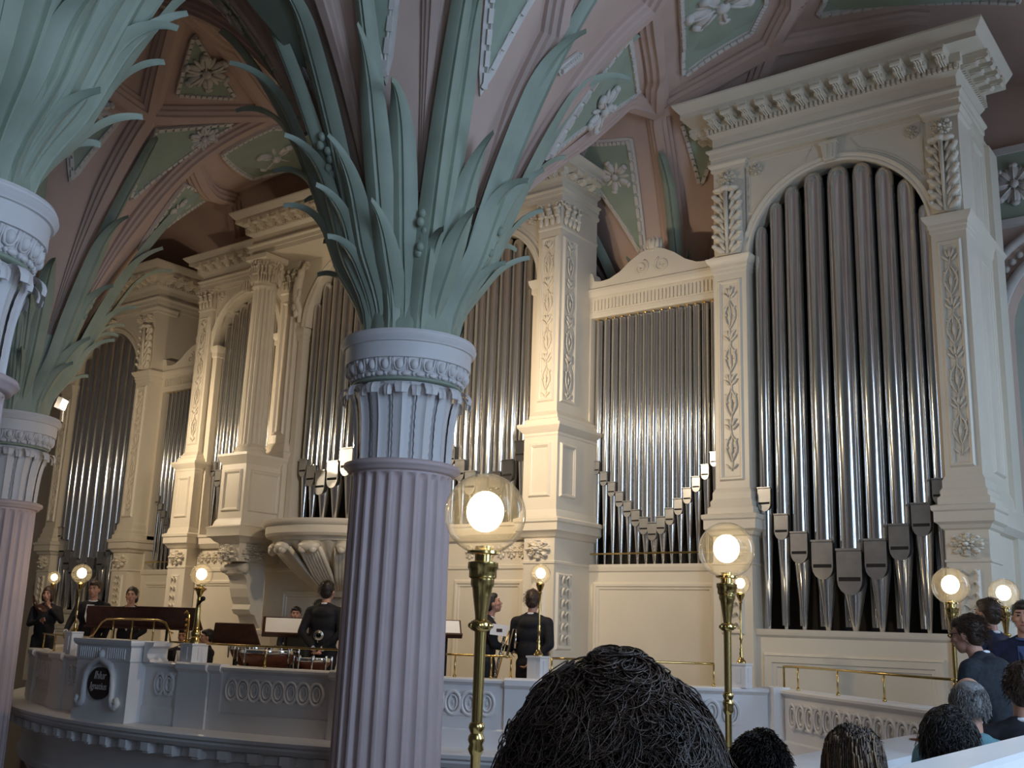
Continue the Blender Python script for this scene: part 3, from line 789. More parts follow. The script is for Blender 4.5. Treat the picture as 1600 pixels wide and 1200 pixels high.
# ---- arched panel ---------------------------------------------------
def arch_panel(x0, x1, xc_, r, zs_, zt, y, th=.3, name='arch_panel'):
    m = MB(); n = 32
    angs = sorted([PI*k/n for k in range(n+1)]+[math.atan2(zt-zs_, x1-xc_), math.atan2(zt-zs_, x0-xc_)])
    for a, b in zip(angs[:-1], angs[1:]):
        if b-a < 1e-6: continue
        pa = (xc_+r*math.cos(a), zs_+r*math.sin(a)); pb = (xc_+r*math.cos(b), zs_+r*math.sin(b))
        def outer(t):
            dx, dz = math.cos(t), math.sin(t); c = []
            if dx > 1e-9: c.append((x1-xc_)/dx)
            if dx < -1e-9: c.append((x0-xc_)/dx)
            if dz > 1e-9: c.append((zt-zs_)/dz)
            l = min(c); return (xc_+l*dx, zs_+l*dz)
        oa, ob = outer(a), outer(b)
        m.add([(pa[0], y, pa[1]), (pb[0], y, pb[1]), (ob[0], y, ob[1]), (oa[0], y, oa[1]),
               (pa[0], y+th, pa[1]), (pb[0], y+th, pb[1]), (ob[0], y+th, ob[1]), (oa[0], y+th, oa[1])],
              [(0, 1, 2, 3), (4, 7, 6, 5), (0, 4, 5, 1)])
    p = m.build(name, 'cream', organ)
    # corner fillers so the panel is a full rectangle
    ca = MB()
    ca.box(x0, x1, y+.005, y+th, zt-.02, zt)
    path = [(xc_+(r+.035)*math.cos(PI*k/n), y, zs_+(r+.035)*math.sin(PI*k/n)) for k in range(n+1)]
    ca.sweep(path, [(0, -1, 0)]*(n+1), [(-.05, -.02), (-.05, .03), (-.02, .04), (.0, .03), (.02, .045), (.045, .05), (.06, .02), (.06, -.02)])
    ca.build('archivolt', 'cream', p, 35)
    k = MB(); k.prism([(-.07, 0), (.07, 0), (.105, .24), (-.105, .24)], lambda a, b, dd: (xc_+a, y-dd, zs_+r-.01+b), (0, .10))
    k.prism([(-.12, .22), (.12, .22), (.12, .26), (-.12, .26)], lambda a, b, dd: (xc_+a, y-dd, zs_+r-.01+b), (0, .12))
    for q in (-.035, .035): k.box(xc_+q-.015, xc_+q+.015, y-.115, y-.1, zs_+r+.02, zs_+r+.2)
    k.build('keystone', 'cream', p)
    # spandrel frames and rosettes
    for s in (-1, 1):
        xe = x1 if s > 0 else x0
        a = [(xe-s*.05, zt-.06), (xc_+s*.25, zt-.06)]+[(xc_+s*(r+.14)*math.cos(t), zs_+(r+.14)*math.sin(t)) for t in [PI/2-.28-(PI/2-.62)*i/8 for i in range(9)] if abs((r+.14)*math.cos(t)) < abs(xe-xc_)-.05 and zs_+(r+.14)*math.sin(t) < zt-.07]
        if len(a) > 3:
            a.append((xe-s*.05, a[-1][1]))
            m2 = MB(); m2.tube([(q[0], y-.004, q[1]) for q in a+[a[0]]], .012, 6); m2.build('spandrel_frame', 'cream', p)
        rel('rosette', ROSF, p, (xe-s*.16, y-.005, zt-.2), 0, (.085, .35, .085))
    return p
def entab(x0, x1, yf, yb, z, h_, over, mods=True, side_mods=(True, True)):
    """classical entablature: architrave, frieze, dentils, modillions, corona"""
    e = h_
    prof = [(0, z), (.02, z), (.02, z+.10*e), (.035, z+.11*e), (.035, z+.19*e), (.07, z+.22*e), (.07, z+.25*e), (.0, z+.26*e), (.0, z+.46*e), (.04, z+.50*e), (.06, z+.52*e), (.06, z+.60*e),
            (.085, z+.62*e), (.085, z+.75*e), (over-.03, z+.76*e), (over-.03, z+.84*e), (over-.015, z+.86*e), (over+.015, z+.90*e), (over+.06, z+.97*e), (over+.06, z+e), (0, z+e)]
    c = MB().mold(x0, x1, yf, yb, prof).build('entablature', 'cream', organ, 25)
    dn = MB(); n = int((x1-x0+.12)/.062)
    for k in range(n):
        x = x0-.06+(k+.5)*(x1-x0+.12)/n; dn.box(x-.017, x+.017, yf-.10, yf-.04, z+.525*e, z+.60*e)
    ny = int((yb-yf)/.062)
    for k in range(ny):
        y = yf+(k+.5)*.062
        for xx, s in ((x0, -1), (x1, 1)): dn.box(min(xx+s*.04, xx+s*.10), max(xx+s*.04, xx+s*.10), y-.017, y+.017, z+.525*e, z+.60*e)
    tag(dn.build('dentil_row', 'cream', c), kind='stuff')
    if mods:
        sc = (over-.06)/.28
        n = max(2, round((x1-x0+.1)/.25))
        for k in range(n):
            x = x0-.02+(k+.5)*(x1-x0+.04)/n; rel('modillion', MOD, c, (x, yf-.075, z+.76*e), 0, (1, sc, 1.15))
        for xx, s, on in ((x0, -1, side_mods[0]), (x1, 1, side_mods[1])):
            if on:
                for k in range(max(1, int((yb-yf)/.25))): rel('modillion', MOD, c, (xx+s*.075, yf+.1+k*.25, z+.76*e), s*PI/2, (1, sc, 1.15))
    return c
# ---- towers ---------------------------------------------------------
TW = 12.5
def pilaster_tower(s, u0, u1, outer):
    x0, x1 = rng(s, u0, u1)
    prof = [(.03, GZ), (.03, .92), (.045, .93), (.045, .95), (.03, .96), (.03, 1.28), (.06, 1.30), (.08, 1.34), (.12, 1.37), (.12, 1.48), (.14, 1.50), (.145, 1.55), (.08, 1.57), (.08, 1.64), (.05, 1.67), (.055, 1.72), (.03, 1.76), (.03, 1.84), (.0, 1.90),
            (0, 4.80), (.015, 4.82), (.015, 4.86), (.03, 4.88), (.03, 4.92), (.075, 4.98), (.085, 5.02), (.0, 5.03), (-.01, 5.04), (-.01, 6.28), (.02, 6.30), (.02, 6.34), (.05, 6.38), (.05, 6.41), (0, 6.41)]
    yb = 13.0
    p = MB().mold(x0, x1, TW, yb, prof).build('pilaster', 'cream', organ, 25)
    xc_ = (x0+x1)/2; w = x1-x0
    m = FrameSet(); panel_frame(m, x0+.07, x1-.07, 2.0, 4.70, TW); panel_frame(m, x0+.09, x1-.09, .08, .84, TW-.03); m.build('panel_frame', 'cream', p, 30)
    rel('vine_relief', VINE, p, (xc_, TW, 2.12), 0, (1, 1.2, .96))
    rel('acanthus_relief', ACAN, p, (xc_, TW+.0, 5.06), 0, (w/.42, 1.3, .96))
    rel('rosette', ROSF, p, (xc_, TW, 6.16), 0, (.13, .4, .11))
    rel('rosette', ROSF, p, (xc_, TW-.03, 1.12), 0, (w*.46, .4, .135))
    rel('wave_relief', WAVE, p, (xc_, TW-.03, .08), 0, (1.15, 1.2, .95))
    return p
TP = [(7.00, 1.86, 1.60, .17), (7.22, 1.61, 1.24, .18), (7.45, 1.41, .95, .215), (7.745, 1.32, .76, .26), (8.075, 1.22, .58, .30), (8.385, 1.30, .76, .26), (8.66, 1.48, .97, .235), (8.915, 1.69, 1.24, .215), (9.13, 1.94, 1.60, .165)]
def tower(s):
    x0, x1 = rng(s, 6.37, 9.62); xa, xb = rng(s, 6.84, 9.22); xc_ = X0+s*8.03; xo = X0+s*9.62
    pilaster_tower(s, 6.37, 6.84, False); pilaster_tower(s, 9.22, 9.62, True)
    b = MB().mold(xa, xb, TW+.06, 14.2, [(0, GZ), (0, -.02), (0, .05), (.03, .08), (.04, .11), (.05, .15), (0, .15)]).build('lower_panel', 'cream', organ)
    m = FrameSet(); panel_frame(m, xa+.13, xb-.13, -1.15, -.14, TW+.06, [(-.16, 0), (-.15, .015), (-.11, .02), (-.10, .035), (-.03, .035), (-.02, .045), (0, .03), (.01, 0)]); m.build('panel_frame', 'cream', b, 30)
    # side walls and roof of the tower case
    for sg, xx in ((s, xo-s*.012), (-s, X0+s*6.37+s*.012)):
        xl, xh = sorted((xx, xx-sg*.08))
        w = MB().box(xl-.0, xh, 13.0, 14.3, GZ, 6.5)
        w = w.build('side_wall', 'cream', organ)
        if sg == s:
            m = FrameSet()
            for z0, z1 in ((-1.1, .8), (2.0, 4.65), (5.15, 6.2)): panel_frame_side(m, 13.1, 13.62, z0, z1, xx, sg)
            m.build('panel_frame', 'cream', w, 30)
            m = MB()
            prof = [(0, 1.28), (.06, 1.30), (.12, 1.37), (.12, 1.48), (.145, 1.55), (.06, 1.60), (.04, 1.76), (0, 1.84)]
            m.loft([[(xx+sg*o, 12.95, z), (xx+sg*o, 14.3, z)] for o, z in prof], False, False)
            prof = [(0, 4.80), (.02, 4.86), (.03, 4.92), (.085, 5.02), (0, 5.04)]
            m.loft([[(xx+sg*o, 12.95, z), (xx+sg*o, 14.3, z)] for o, z in prof], False, False)
            # rear corner strip of the side wall
            m.box(min(xx, xx+sg*.06), max(xx, xx+sg*.06), 13.82, 14.25, GZ, 6.4)
            m.build('side_moulding', 'cream', w, 30)
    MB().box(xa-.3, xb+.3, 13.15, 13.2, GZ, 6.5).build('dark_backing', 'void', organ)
    arch_panel(xa, xb, xc_, 1.19, 4.89, 6.41, TW+.05)
    # corner blocks of arch panel
    entab(x0, x1, TW, 13.7, 6.40, .87, .36)
    for u, zt, zm, d in TP:
        uu = u; zt_ = min(arch_h(uu, 8.03, 1.16, 4.89)+.02, 6.03)
        pipe(X0+s*uu, TW+.16, .15, zm, max(zt_, 5.2), d)
    for u in (7.11, 7.34, 7.6, 7.91, 8.23, 8.52, 8.79, 9.02): # second rank in the gaps
        MB().lathe([(.05, .2), (.075, 1.6), (.075, arch_h(u, 8.03, 1.1, 4.89)-.1)], 14, (X0+s*u, TW+.42, 0)).build('pipe', 'tin', organ, 60)
for s in (1, -1): tower(s)
# ---- flats ----------------------------------------------------------
FY = 12.8
def flat(s):
    xa, xb = rng(s, 4.14, 6.37)
    b = MB().mold(xa, xb, FY, 13.6, [(0, GZ), (0, .86), (.02, .88), (.03, .93), (.03, .97), (0, .97)]).build('lower_panel', 'cream', organ)
    m = FrameSet(); panel_frame(m, xa+.2, xb-.15, -1.1, .72, FY, [(-.1, 0), (-.09, .015), (-.06, .02), (-.05, .035), (-.02, .035), (0, .02), (.01, 0)]); m.build('panel_frame', 'cream', b, 30)
    t = MB().mold(xa, xb, FY, 13.4, [(0, 4.60), (.015, 4.62), (.015, 4.68), (0, 4.69), (0, 4.90), (.03, 4.92), (.05, 4.97), (.07, 4.99), (.07, 5.03), (.03, 5.06), (0, 5.06)]).build('flat_entablature', 'cream', organ, 25)
    m = MB(); n = 34
    for k in range(n):
        x = xa+.1+(xb-xa-.2)*(k+.5)/n; m.box(x-.017, x+.017, FY-.022, FY, 4.71, 4.87)
    m.build('fluted_frieze', 'cream', t)
    x0, x1 = xa, xb; w = x1-x0
    out = [(0, 0), (w, 0), (w, .24), (w-.05, .25), (w-.12, .14), (w-.25, .105), (w-.4, .12), (w-.58, .2), (w-.75, .33), (w-.92, .42), (w/2+.1, .45), (w/2-.1, .45), (.92, .42), (.75, .33), (.58, .2), (.4, .12), (.25, .105), (.14, .12), (.1, .25), (-.02, .26)]
    pm = MB().prism(out, lambda a, b_, dd: (x0+a, FY-.02+dd, 5.05+b_), (0, .22)).build('scroll_pediment', 'cream', organ)
    m = MB()
    for sg in (-1, 1):
        path = []
        for k in range(26):
            q = k*.42; r = .12*(1-k/30); path.append((x0+w/2+sg*.17+sg*r*math.cos(q+2), FY-.03, 5.24+r*math.sin(q+2)))
        m.tube(path, [.016]*26, 6)
    m.build('volute_relief', 'cream', pm, True)
    m = MB(); m.ell((x0+w/2, FY+.06, 5.58), (.11, .10, .10), 12, 8)
    for k in range(10): m.ell((x0+w/2+.10*math.cos(k*.63), FY+.06+.09*math.sin(k*.63), 5.60), (.03, .03, .09), 6, 5)
    m.lathe([(.08, 5.46), (.10, 5.48), (.06, 5.52)], 14, (x0+w/2, FY+.06, 0)); m.build('finial', 'cream', pm, True)
    # frame strips at the sides of the opening
    MB().box(xa, xa+.08, FY, FY+.3, .97, 4.62).build('frame_stile', 'cream', organ); MB().box(xb-.08, xb, FY, FY+.3, .97, 4.62).build('frame_stile', 'cream', organ)
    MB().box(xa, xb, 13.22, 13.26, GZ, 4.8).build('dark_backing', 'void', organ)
    n = 15; ua, ub = 4.24, 6.24
    for k in range(n):
        q = (k+.5)/n; u = ua+(ub-ua)*q; v_ = abs(q-.5)*2
        d = .138-.03*v_
        pipe(X0+s*u, FY+.12, .98, 1.30+1.05*v_**1.25, 4.57, d, dome=False)
        MB().ell((X0+s*u, FY+.07, 4.585), (.022, .022, .022), 8, 6).build('pipe_knob', 'gold', organ, True)
    m = MB(); m.tube([(xa+.08, FY+.02, 1.12), (xb-.08, FY+.02, 1.12)], .012, 6); m.build('pipe_rail', 'brass', organ)
for s in (1, -1): flat(s)
# ---- middle block -------------------------------------------------------
CY = 11.98
low = MB().mold(X0-3.81, X0+3.81, 12.15, 13.0, [(0, GZ), (0, .86), (.02, .88), (.02, .93), (0, .94), (0, 1.30)]).build('lower_panel', 'cream', organ)
m = FrameSet()
for u0, u1, z1 in ((-3.6, -2.35, .72), (-1.35, 1.35, .55), (2.35, 3.6, .72)): panel_frame(m, X0+u0, X0+u1, -1.15, z1, 12.15, [(-.1, 0), (-.09, .015), (-.06, .02), (-.05, .035), (-.02, .035), (0, .02), (.01, 0)])
m.build('panel_frame', 'cream', low, 30)
shelf = MB().mold(X0-3.81, X0+3.81, 12.1, 13.0, [(0, 1.28), (.03, 1.32), (.06, 1.36), (.06, 1.46), (.08, 1.48), (.08, 1.52), (0, 1.53)]).build('shelf', 'cream', organ)
for u in [-3.62+.19*k for k in range(6)]+[2.62+.19*k for k in range(6)]:
    rel('rosette', ROSF, low, (X0+u, 12.15, 1.12), 0, (.085, .2, .10))
for s in (1, -1):
    # outer pilaster
    x0, x1 = rng(s, 3.81, 4.20)
    prof = [(.06, GZ), (.06, .92), (.075, .93), (.075, .96), (.06, .97), (.06, 1.27), (.09, 1.29), (.12, 1.34), (.16, 1.37), (.16, 1.47), (.18, 1.49), (.18, 1.53), (.12, 1.56), (.11, 1.62), (.09, 1.66), (.09, 2.68), (.10, 2.70), (.10, 2.73), (.15, 2.79), (.17, 2.82), (.17, 2.86), (.09, 2.88), (.09, 2.93), (.05, 2.95), (.05, 2.99), (.03, 3.01), (0, 3.06),
            (0, 5.78), (.015, 5.80), (.015, 5.83), (0, 5.84), (0, 6.18), (.04, 6.2), (.04, 6.24), (0, 6.24)]
    p = MB().mold(x0, x1, CY, 12.95, prof).build('pilaster', 'cream', organ, 25); xc_ = (x0+x1)/2
    m = FrameSet(); panel_frame(m, x0+.06, x1-.06, 3.2, 5.66, CY); panel_frame(m, x0+.02, x1-.02, 1.84, 2.58, CY-.09); panel_frame(m, x0+.08, x1-.08, -.2, .8, CY-.06)
    xo = X0+s*4.20
    panel_frame_side(m, CY+.07, CY+.42, 3.2, 5.66, xo, s); panel_frame_side(m, CY-.02, CY+.36, 1.84, 2.58, xo+s*.09, s); panel_frame_side(m, CY, CY+.36, -.2, .8, xo+s*.06, s)
    m.build('panel_frame', 'cream', p, 30)
    rel('vine_relief', VINE, p, (xc_, CY, 3.25), 0, (.9, 1.2, .92)); rel('vine_relief', VINE, p, (xo, CY+.24, 3.25), s*PI/2, (.9, 1.2, .92))
    rel('capital_foliage', CAPF, p, (xc_, CY+.01, 5.83), 0, (.98, 1, 1)); rel('capital_foliage', CAPF, p, (xo, CY+.24, 5.83), s*PI/2, (1, 1, 1))
    rel('rosette', ROSF, p, (xc_, CY-.06, 1.12), 0, (.2, .4, .135)); rel('wave_relief', WAVE, p, (xc_, CY-.06, -.2), 0, (1, 1.2, 1.2)); rel('wave_relief', WAVE, p, (xo+s*.06, CY+.2, -.2), s*PI/2, (1, 1.2, 1.2))
    # inner pilaster
    x0, x1 = rng(s, 1.46, 1.88)
    prof = [(.02, 1.5), (.02, 2.75), (.06, 2.80), (.08, 2.86), (.05, 2.9), (.03, 3.0), (0, 3.05), (0, 5.75), (.015, 5.77), (.015, 5.80), (0, 5.81), (0, 6.18), (.04, 6.2), (.04, 6.4), (0, 6.4)]
    p = MB().mold(x0, x1, 12.0, 12.6, prof).build('pilaster', 'cream', organ, 25); xc_ = (x0+x1)/2
    m = FrameSet(); panel_frame(m, x0+.07, x1-.07, 3.2, 5.6, 12.0); m.build('panel_frame', 'cream', p, 30)
    rel('capital_foliage', CAPF, p, (xc_, 12.01, 5.81), 0, (1, 1.2, 1))
    # narrow jamb strips of the arches with small impost capitals
    for u, sp_ in ((1.36, 5.08), (3.72, 5.07), (1.95, 5.07)):
        x0, x1 = rng(s, u-.06, u+.06)
        MB().mold(x0, x1, 12.08, 12.4, [(0, 1.5), (0, sp_-.22), (.02, sp_-.2), (.02, sp_-.12), (.05, sp_-.06), (.06, sp_), (0, sp_)]).build('jamb', 'cream', organ, 25)
    xa, xb = rng(s, 1.88, 3.81)
    arch_panel(xa, xb, X0+s*2.845, .92, 5.07, 6.24, 12.06)
    entab(*rng(s, 1.95, 4.20), CY, 12.95, 6.24, .62, .24)
    # free-standing fluted column on its pedestal
    ux, cy_ = X0+s*1.80, 11.56
    pd = MB().mold(ux-.26, ux+.26, cy_-.26, 12.2, [(.0, .98), (.0, 1.27), (.06, 1.30), (.10, 1.35), (.16, 1.38), (.16, 1.48), (.18, 1.53), (.10, 1.56), (.08, 1.63), (.05, 1.68), (.05, 2.58), (.06, 2.60), (.10, 2.68), (.12, 2.72), (.12, 2.76), (.0, 2.78)]).build('column_pedestal', 'cream', organ, 25)
    m = FrameSet(); panel_frame(m, ux-.22, ux+.22, 1.80, 2.48, cy_-.31)
    panel_frame_side(m, cy_-.2, cy_+.42, 1.80, 2.48, ux+.31, 1); m.build('panel_frame', 'cream', pd, 30)
    rel('rosette', ROSF, pd, (ux, cy_-.26, 1.12), 0, (.22, .4, .14)); rel('rosette', ROSF, pd, (ux+.26, cy_+.05, 1.12), PI/2, (.26, .4, .14))
    cm_ = MB(); nfl = 20; rings = []
    def cring(r, z, dp):
        o_ = []
        for j in range(nfl*6):
            ph = (j % 6)/6; dd = 0 if ph < .1 else dp*math.sin(PI*(ph-.1)/.9); a = 2*PI*j/(nfl*6); o_.append((ux+(r-dd)*math.cos(a), cy_+(r-dd)*math.sin(a), z))
        return o_
    for r, z, dp in ((.27, 2.77, 0), (.27, 2.82, 0), (.25, 2.85, 0), (.26, 2.88, 0), (.235, 2.92, 0), (.225, 2.95, .02), (.222, 4, .02), (.20, 5.66, .02), (.20, 5.70, 0), (.215, 5.72, 0), (.215, 5.75, 0), (.195, 5.76, 0), (.20, 6.0, 0), (.26, 6.22, 0)): rings.append(cring(r, z, dp))
    cl = cm_.loft(rings, True, True).build('fluted_column', 'cream', organ, 40)
    for k in range(8):
        a = 2*PI*k/8; rel('capital_foliage', CAPS, cl, (ux+.2*math.cos(a), cy_+.2*math.sin(a), 5.78), a+PI/2, (.5, 1.0, 1.15))
    MB().mold(ux-.24, ux+.24, cy_-.24, cy_+.24, [(0, 6.2), (.03, 6.22), (.03, 6.3), (0, 6.3)]).build('column_abacus', 'cream', cl)
    # scroll bracket under the pedestal
    outl = [(0, .98), (-.34, .98), (-.44, .95), (-.5, .87), (-.47, .79), (-.40, .76), (-.36, .70), (-.34, .55), (-.30, .42), (-.24, .30), (-.26, .22), (-.22, .15), (-.14, .13), (-.10, .05), (-.02, -.08), (0, -.08)]
    sb = MB().prism(outl, lambda a, b_, dd: (ux-.22+dd*.44, cy_+.36+a*1.05, b_), (0, 1)).build('scroll_bracket', 'cream', organ)
    m = MB(); m.tube([(ux-.30, cy_-.10, .87), (ux-.2, cy_-.10, .87), (ux, cy_-.10, .87), (ux+.2, cy_-.10, .87), (ux+.30, cy_-.10, .87)], [.07, .075, .05, .075, .07], 10)
    for q in (-.15, -.05, .05, .15): m.tube([(ux+q, cy_-.0, .78), (ux+q, cy_+.05, .55), (ux+q, cy_+.11, .34)], .02, 6)
    m.build('scroll_relief', 'cream', sb, True)
    m = MB()
    for q in (-.16, -.08, 0, .08, .16): m.ell((ux+q, cy_+.30, -.13), (.042, .03, .03), 6, 5)
    m.build('bead_row', 'cream', sb, True)
    MB().mold(ux-.2, ux+.2, cy_+.28, 12.3, [(0, GZ), (0, -.2), (.03, -.17), (.03, -.1), (0, -.1)]).build('bracket_pier', 'cream', organ)
    # figure-like drapery beside the middle arch
    m = MB(); xx = X0+s*1.30
    m.tube([(xx, 11.95, 5.15), (xx-s*.05, 11.9, 5.35), (xx+s*.04, 11.88, 5.55), (xx+s*.02, 11.88, 5.8), (xx-s*.03, 11.9, 6.02), (xx-s*.1, 11.9, 6.2)], [.03, .05, .07, .085, .06, .02], 8)
    for k in range(7): m.ell((xx+s*.05*math.sin(k*1.7), 11.86, 5.3+k*.12), (.05, .04, .08), 7, 6)
    m.build('garland_relief', 'cream', organ, True)
    # side-arch pipes
    for u, zm, d in ((3.62, 2.62, .15), (3.43, 2.42, .17), (3.22, 2.12, .19), (3.0, 1.92, .21), (2.76, 1.84, .22), (2.53, 1.98, .20), (2.31, 2.2, .18), (2.11, 2.45, .16)):
        pipe(X0+s*u, 12.28, 1.54, zm, max(arch_h(u, 2.845, .90, 5.07), 5.2), d)
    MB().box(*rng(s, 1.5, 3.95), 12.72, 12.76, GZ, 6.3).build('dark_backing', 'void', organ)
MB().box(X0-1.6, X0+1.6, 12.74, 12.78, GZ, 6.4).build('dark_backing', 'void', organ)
arch_panel(X0-1.46, X0+1.46, X0, 1.2, 5.08, 6.42, 12.04)
entab(X0-2.06, X0+2.06, 11.40, 12.95, 6.32, .80, .27)
for u, zm, d in ((1.08, 2.45, .17), (.86, 2.28, .20), (.60, 2.12, .23), (.31, 2.22, .25)):
    for s in (1, -1): pipe(X0+s*u, 12.2, 1.6, zm, arch_h(u, 0, 1.17, 5.08), d)
pipe(X0, 12.2, 1.6, 2.40, 6.22, .26)
# bowed balcony below the middle arch
bal = MB(); prof = [(1.16, 1.25), (1.20, 1.27), (1.22, 1.31), (1.30, 1.33), (1.33, 1.37), (1.33, 1.48), (1.36, 1.50), (1.38, 1.54), (1.38, 1.58), (.2, 1.6)]
bal.lathe(prof, 40, (X0, 12.25, 0), cap=False, a0=PI, a1=2*PI); bal = bal.build('balcony', 'cream', organ, 30)
m = MB(); m.lathe([(.25, .45), (.42, .55), (.62, .75), (.85, .98), (1.08, 1.16), (1.18, 1.26)], 60, (X0, 12.25, 0), lambda a, i: 1+.03*math.cos(36*a), cap=False, a0=PI, a1=2*PI); m.build('balcony_corbel', 'cream', bal, True)
def corbel_leaf():
    m = MB()
    for k in range(-3, 4):
        m.tube([(.46, k*.035, .55), (.72, k*.05, .76), (.98, k*.055, 1.0), (1.13, k*.055, 1.16)], [.02, .035, .04, .04], 7)
    m.ell((1.17, 0, 1.17), (.10, .19, .09), 12, 8); m.ell((1.2, .09, 1.12), (.06, .07, .06), 8, 6); m.ell((1.2, -.09, 1.12), (.06, .07, .06), 8, 6)
    return m.mesh('corbel_leaf', 'cream', True)
CL = corbel_leaf()
for k in range(6): rel('corbel_leaf', CL, bal, (X0, 12.25, 0), PI+PI*(k+.5)/6)
# beaded mirror frame hanging below
# ================================================================== LAMPS, RAILS, FLOODLIGHTS
def lamp(p, d, zbase, style, label, block=None, group='globe lamps on the gallery parapets'):
    x, y, z = p; R = d/2
    root = empty('globe_lamp', (x, y, zbase), label, 'lamp', group)
    g = MB(); prof = []
    for k in range(2, 33): a = PI*k/32; prof.append((R*math.sin(a), -R*math.cos(a)))
    g = MB().lathe([(R*.30, -R*1.0)]+prof, 40, (x, y, z), cap=False).build('globe', 'globe_glass', root, True)
    MB().ell((x, y, z+R*.06), (R*.46, R*.46, R*.50), 20, 14).build('bulb', 'bulb', root, True)
    k = d/.28
    if style == 'tall':
        q = [(.030, .03), (.030, -.02), (.052, -.025), (.052, -.045), (.047, -.05), (.047, -.075), (.040, -.08), (.040, -.10), (.034, -.11), (.030, -.14), (.024, -.18), (.021, -.20), (.020, -.215), (.034, -.222), (.038, -.235), (.034, -.248), (.020, -.255), (.019, -.28), (.018, -.545), (.024, -.55), (.027, -.562), (.022, -.575), (.020, -.58), (.026, -.59), (.028, -.602), (.022, -.615), (.027, -.63), (.02, -.645), (.0165, -.65)]
        zb = z-R; prof = [(a*k, zb+b*k) for a, b in q]+[(.0165*k, zbase+.03), (.05, zbase+.025), (.055, zbase)]
    elif style == 'slim':
        zb = z-R; L = zb-zbase
        q = [(.028, .02), (.05, -.005), (.046, -.02), (.03, -.06), (.016, -.085), (.024, -.10), (.014, -.115), (.011, -.2), (.010, -.34*L/.6), (.02, -.355*L/.6), (.014, -.375*L/.6), (.022, -.39*L/.6), (.012, -.41*L/.6), (.013, -.78*L), (.022, -.80*L), (.014, -.83*L), (.024, -.86*L), (.018, -.9*L), (.034, -.95*L), (.05, -.97*L), (.055, -L)]
        prof = [(a, zb+b) for a, b in q]
    else:
        zb = z-R; L = zb-zbase
        q = [(.030, .02), (.034, -.01), (.085, -.03), (.08, -.045), (.05, -.07), (.028, -.12), (.024, -.17), (.03, -.18), (.026, -.19), (.032, -.3), (.040, -.72*L), (.048, -.74*L), (.04, -.76*L), (.06, -.80*L), (.066, -.86*L), (.05, -.9*L), (.07, -.95*L), (.075, -L)]
        prof = [(a, zb+b) for a, b in q]
    MB().lathe(prof, 20, (x, y, 0)).build('post', 'brass', root, 50)
    # gallery ring that grips the globe
    MB().lathe([(R*.34, -R*.98), (R*.40, -R*.97), (R*.40, -R*.90), (R*.34, -R*.90)], 24, (x, y, z), cap=False).build('globe_holder', 'brass', root, 50)
    if style == 'tall':
        m = MB()
        for a in range(6): m.ell((x+.036*k*math.cos(a*1.047), y+.036*k*math.sin(a*1.047), zb-.235*k), (.010*k,)*3, 8, 6)
        m.build('knuckle', 'brass', root, True)
    if block:
        bw, bz = block
        c = MB().mold(x-bw, x+bw, y-bw, y+bw, [(0, bz), (0, zbase-.03), (.012, zbase-.02), (.012, zbase), (0, zbase)]).build('lamp_block', 'white', par)
        for a, b_ in ((1, 0), (0, -1)): MB().obox((x+a*(bw+.004), y+b_*(bw+.004), (zbase+bz)/2), V(.004, 0, 0) if a else V(.03, 0, 0), V(0, .03, 0) if a else V(0, .004, 0), V(0, 0, (zbase-bz)*.3)).build('groove_panel', 'white', c)
lamp((-2.266, 2.87, .394), .28, -.6, 'tall', 'largest globe lamp on a tall brass post just right of the middle column')
lamp((-2.227, 4.681, .415), .265, -.6, 'tall', 'second largest globe lamp on a brass post before the right organ tower')
lamp((-2.286, 8.79, .473), .285, -.6, 'tall', 'globe lamp on brass post beside the leaning man')
lamp((-2.386, 11.018, .517), .285, SZ, 'tall', 'rightmost globe lamp, in front of the man in the blue shirt')
lamp((-7.214, 10.22, .675), .235, -.25, 'slim', 'slim brass globe lamp behind the man with his back turned', (.09, -.52))
lamp((-5.36, 11.62, .64), .23, -.25, 'slim', 'small globe lamp half hidden behind the second largest lamp', (.09, -.52))
lamp((-11.526, 8.74, .589), .285, -.27, 'stout', 'stout brass globe lamp left of the middle column, over the timpani', (.12, -.52))
lamp((-14.474, 8.86, .624), .285, -.20, 'slim', 'globe lamp on the parapet by the man in tailcoat at the left', (.09, -.52))
lamp((-18.75, 10.93, .70), .24, -.25, 'slim', 'leftmost globe lamp, partly hidden by the far pink column', (.09, -.52))

def railing(pts, posts, zb, label, r=.013):
    root = empty('brass_railing', (pts[0][0], pts[0][1], zb), label, 'railing', 'brass rails along the organ parapet')
    MB().tube(pts, r, 8).build('rail', 'brass', root, True)
    for p in posts:
        m = MB().tube([(p[0], p[1], zb), (p[0], p[1], p[2])], r*.85, 8); m.lathe([(.022, 0), (.022, .012), (.014, .03)], 10, (p[0], p[1], zb)); m.build('rail_post', 'brass', root, True)
def prail(xa, xb, z, posts, label, n=10):
    f = lambda x: par_pt(x, -.10)[0]+(z,)
    railing([f(xa+(xb-xa)*i/n) for i in range(n+1)], [f(x) for x in posts], -.52, label)
prail(-8.1, -7.42, -.27, [-8.0, -7.62, -7.42], 'brass rail between the middle column and the slim lamp')
prail(-7.02, -5.55, -.27, [-7.02, -6.3, -5.55], 'brass rail behind the large curly head')
prail(-11.3, -9.0, -.27, [-10.35, -9.3], 'brass rail in front of the timpani')
prail(-16.6, -14.6, -.27, [-16.4, -15.5, -14.8], 'brass rail in front of the woman at the left')
f = lambda x, z: par_pt(x, -.12)[0]+(z,)
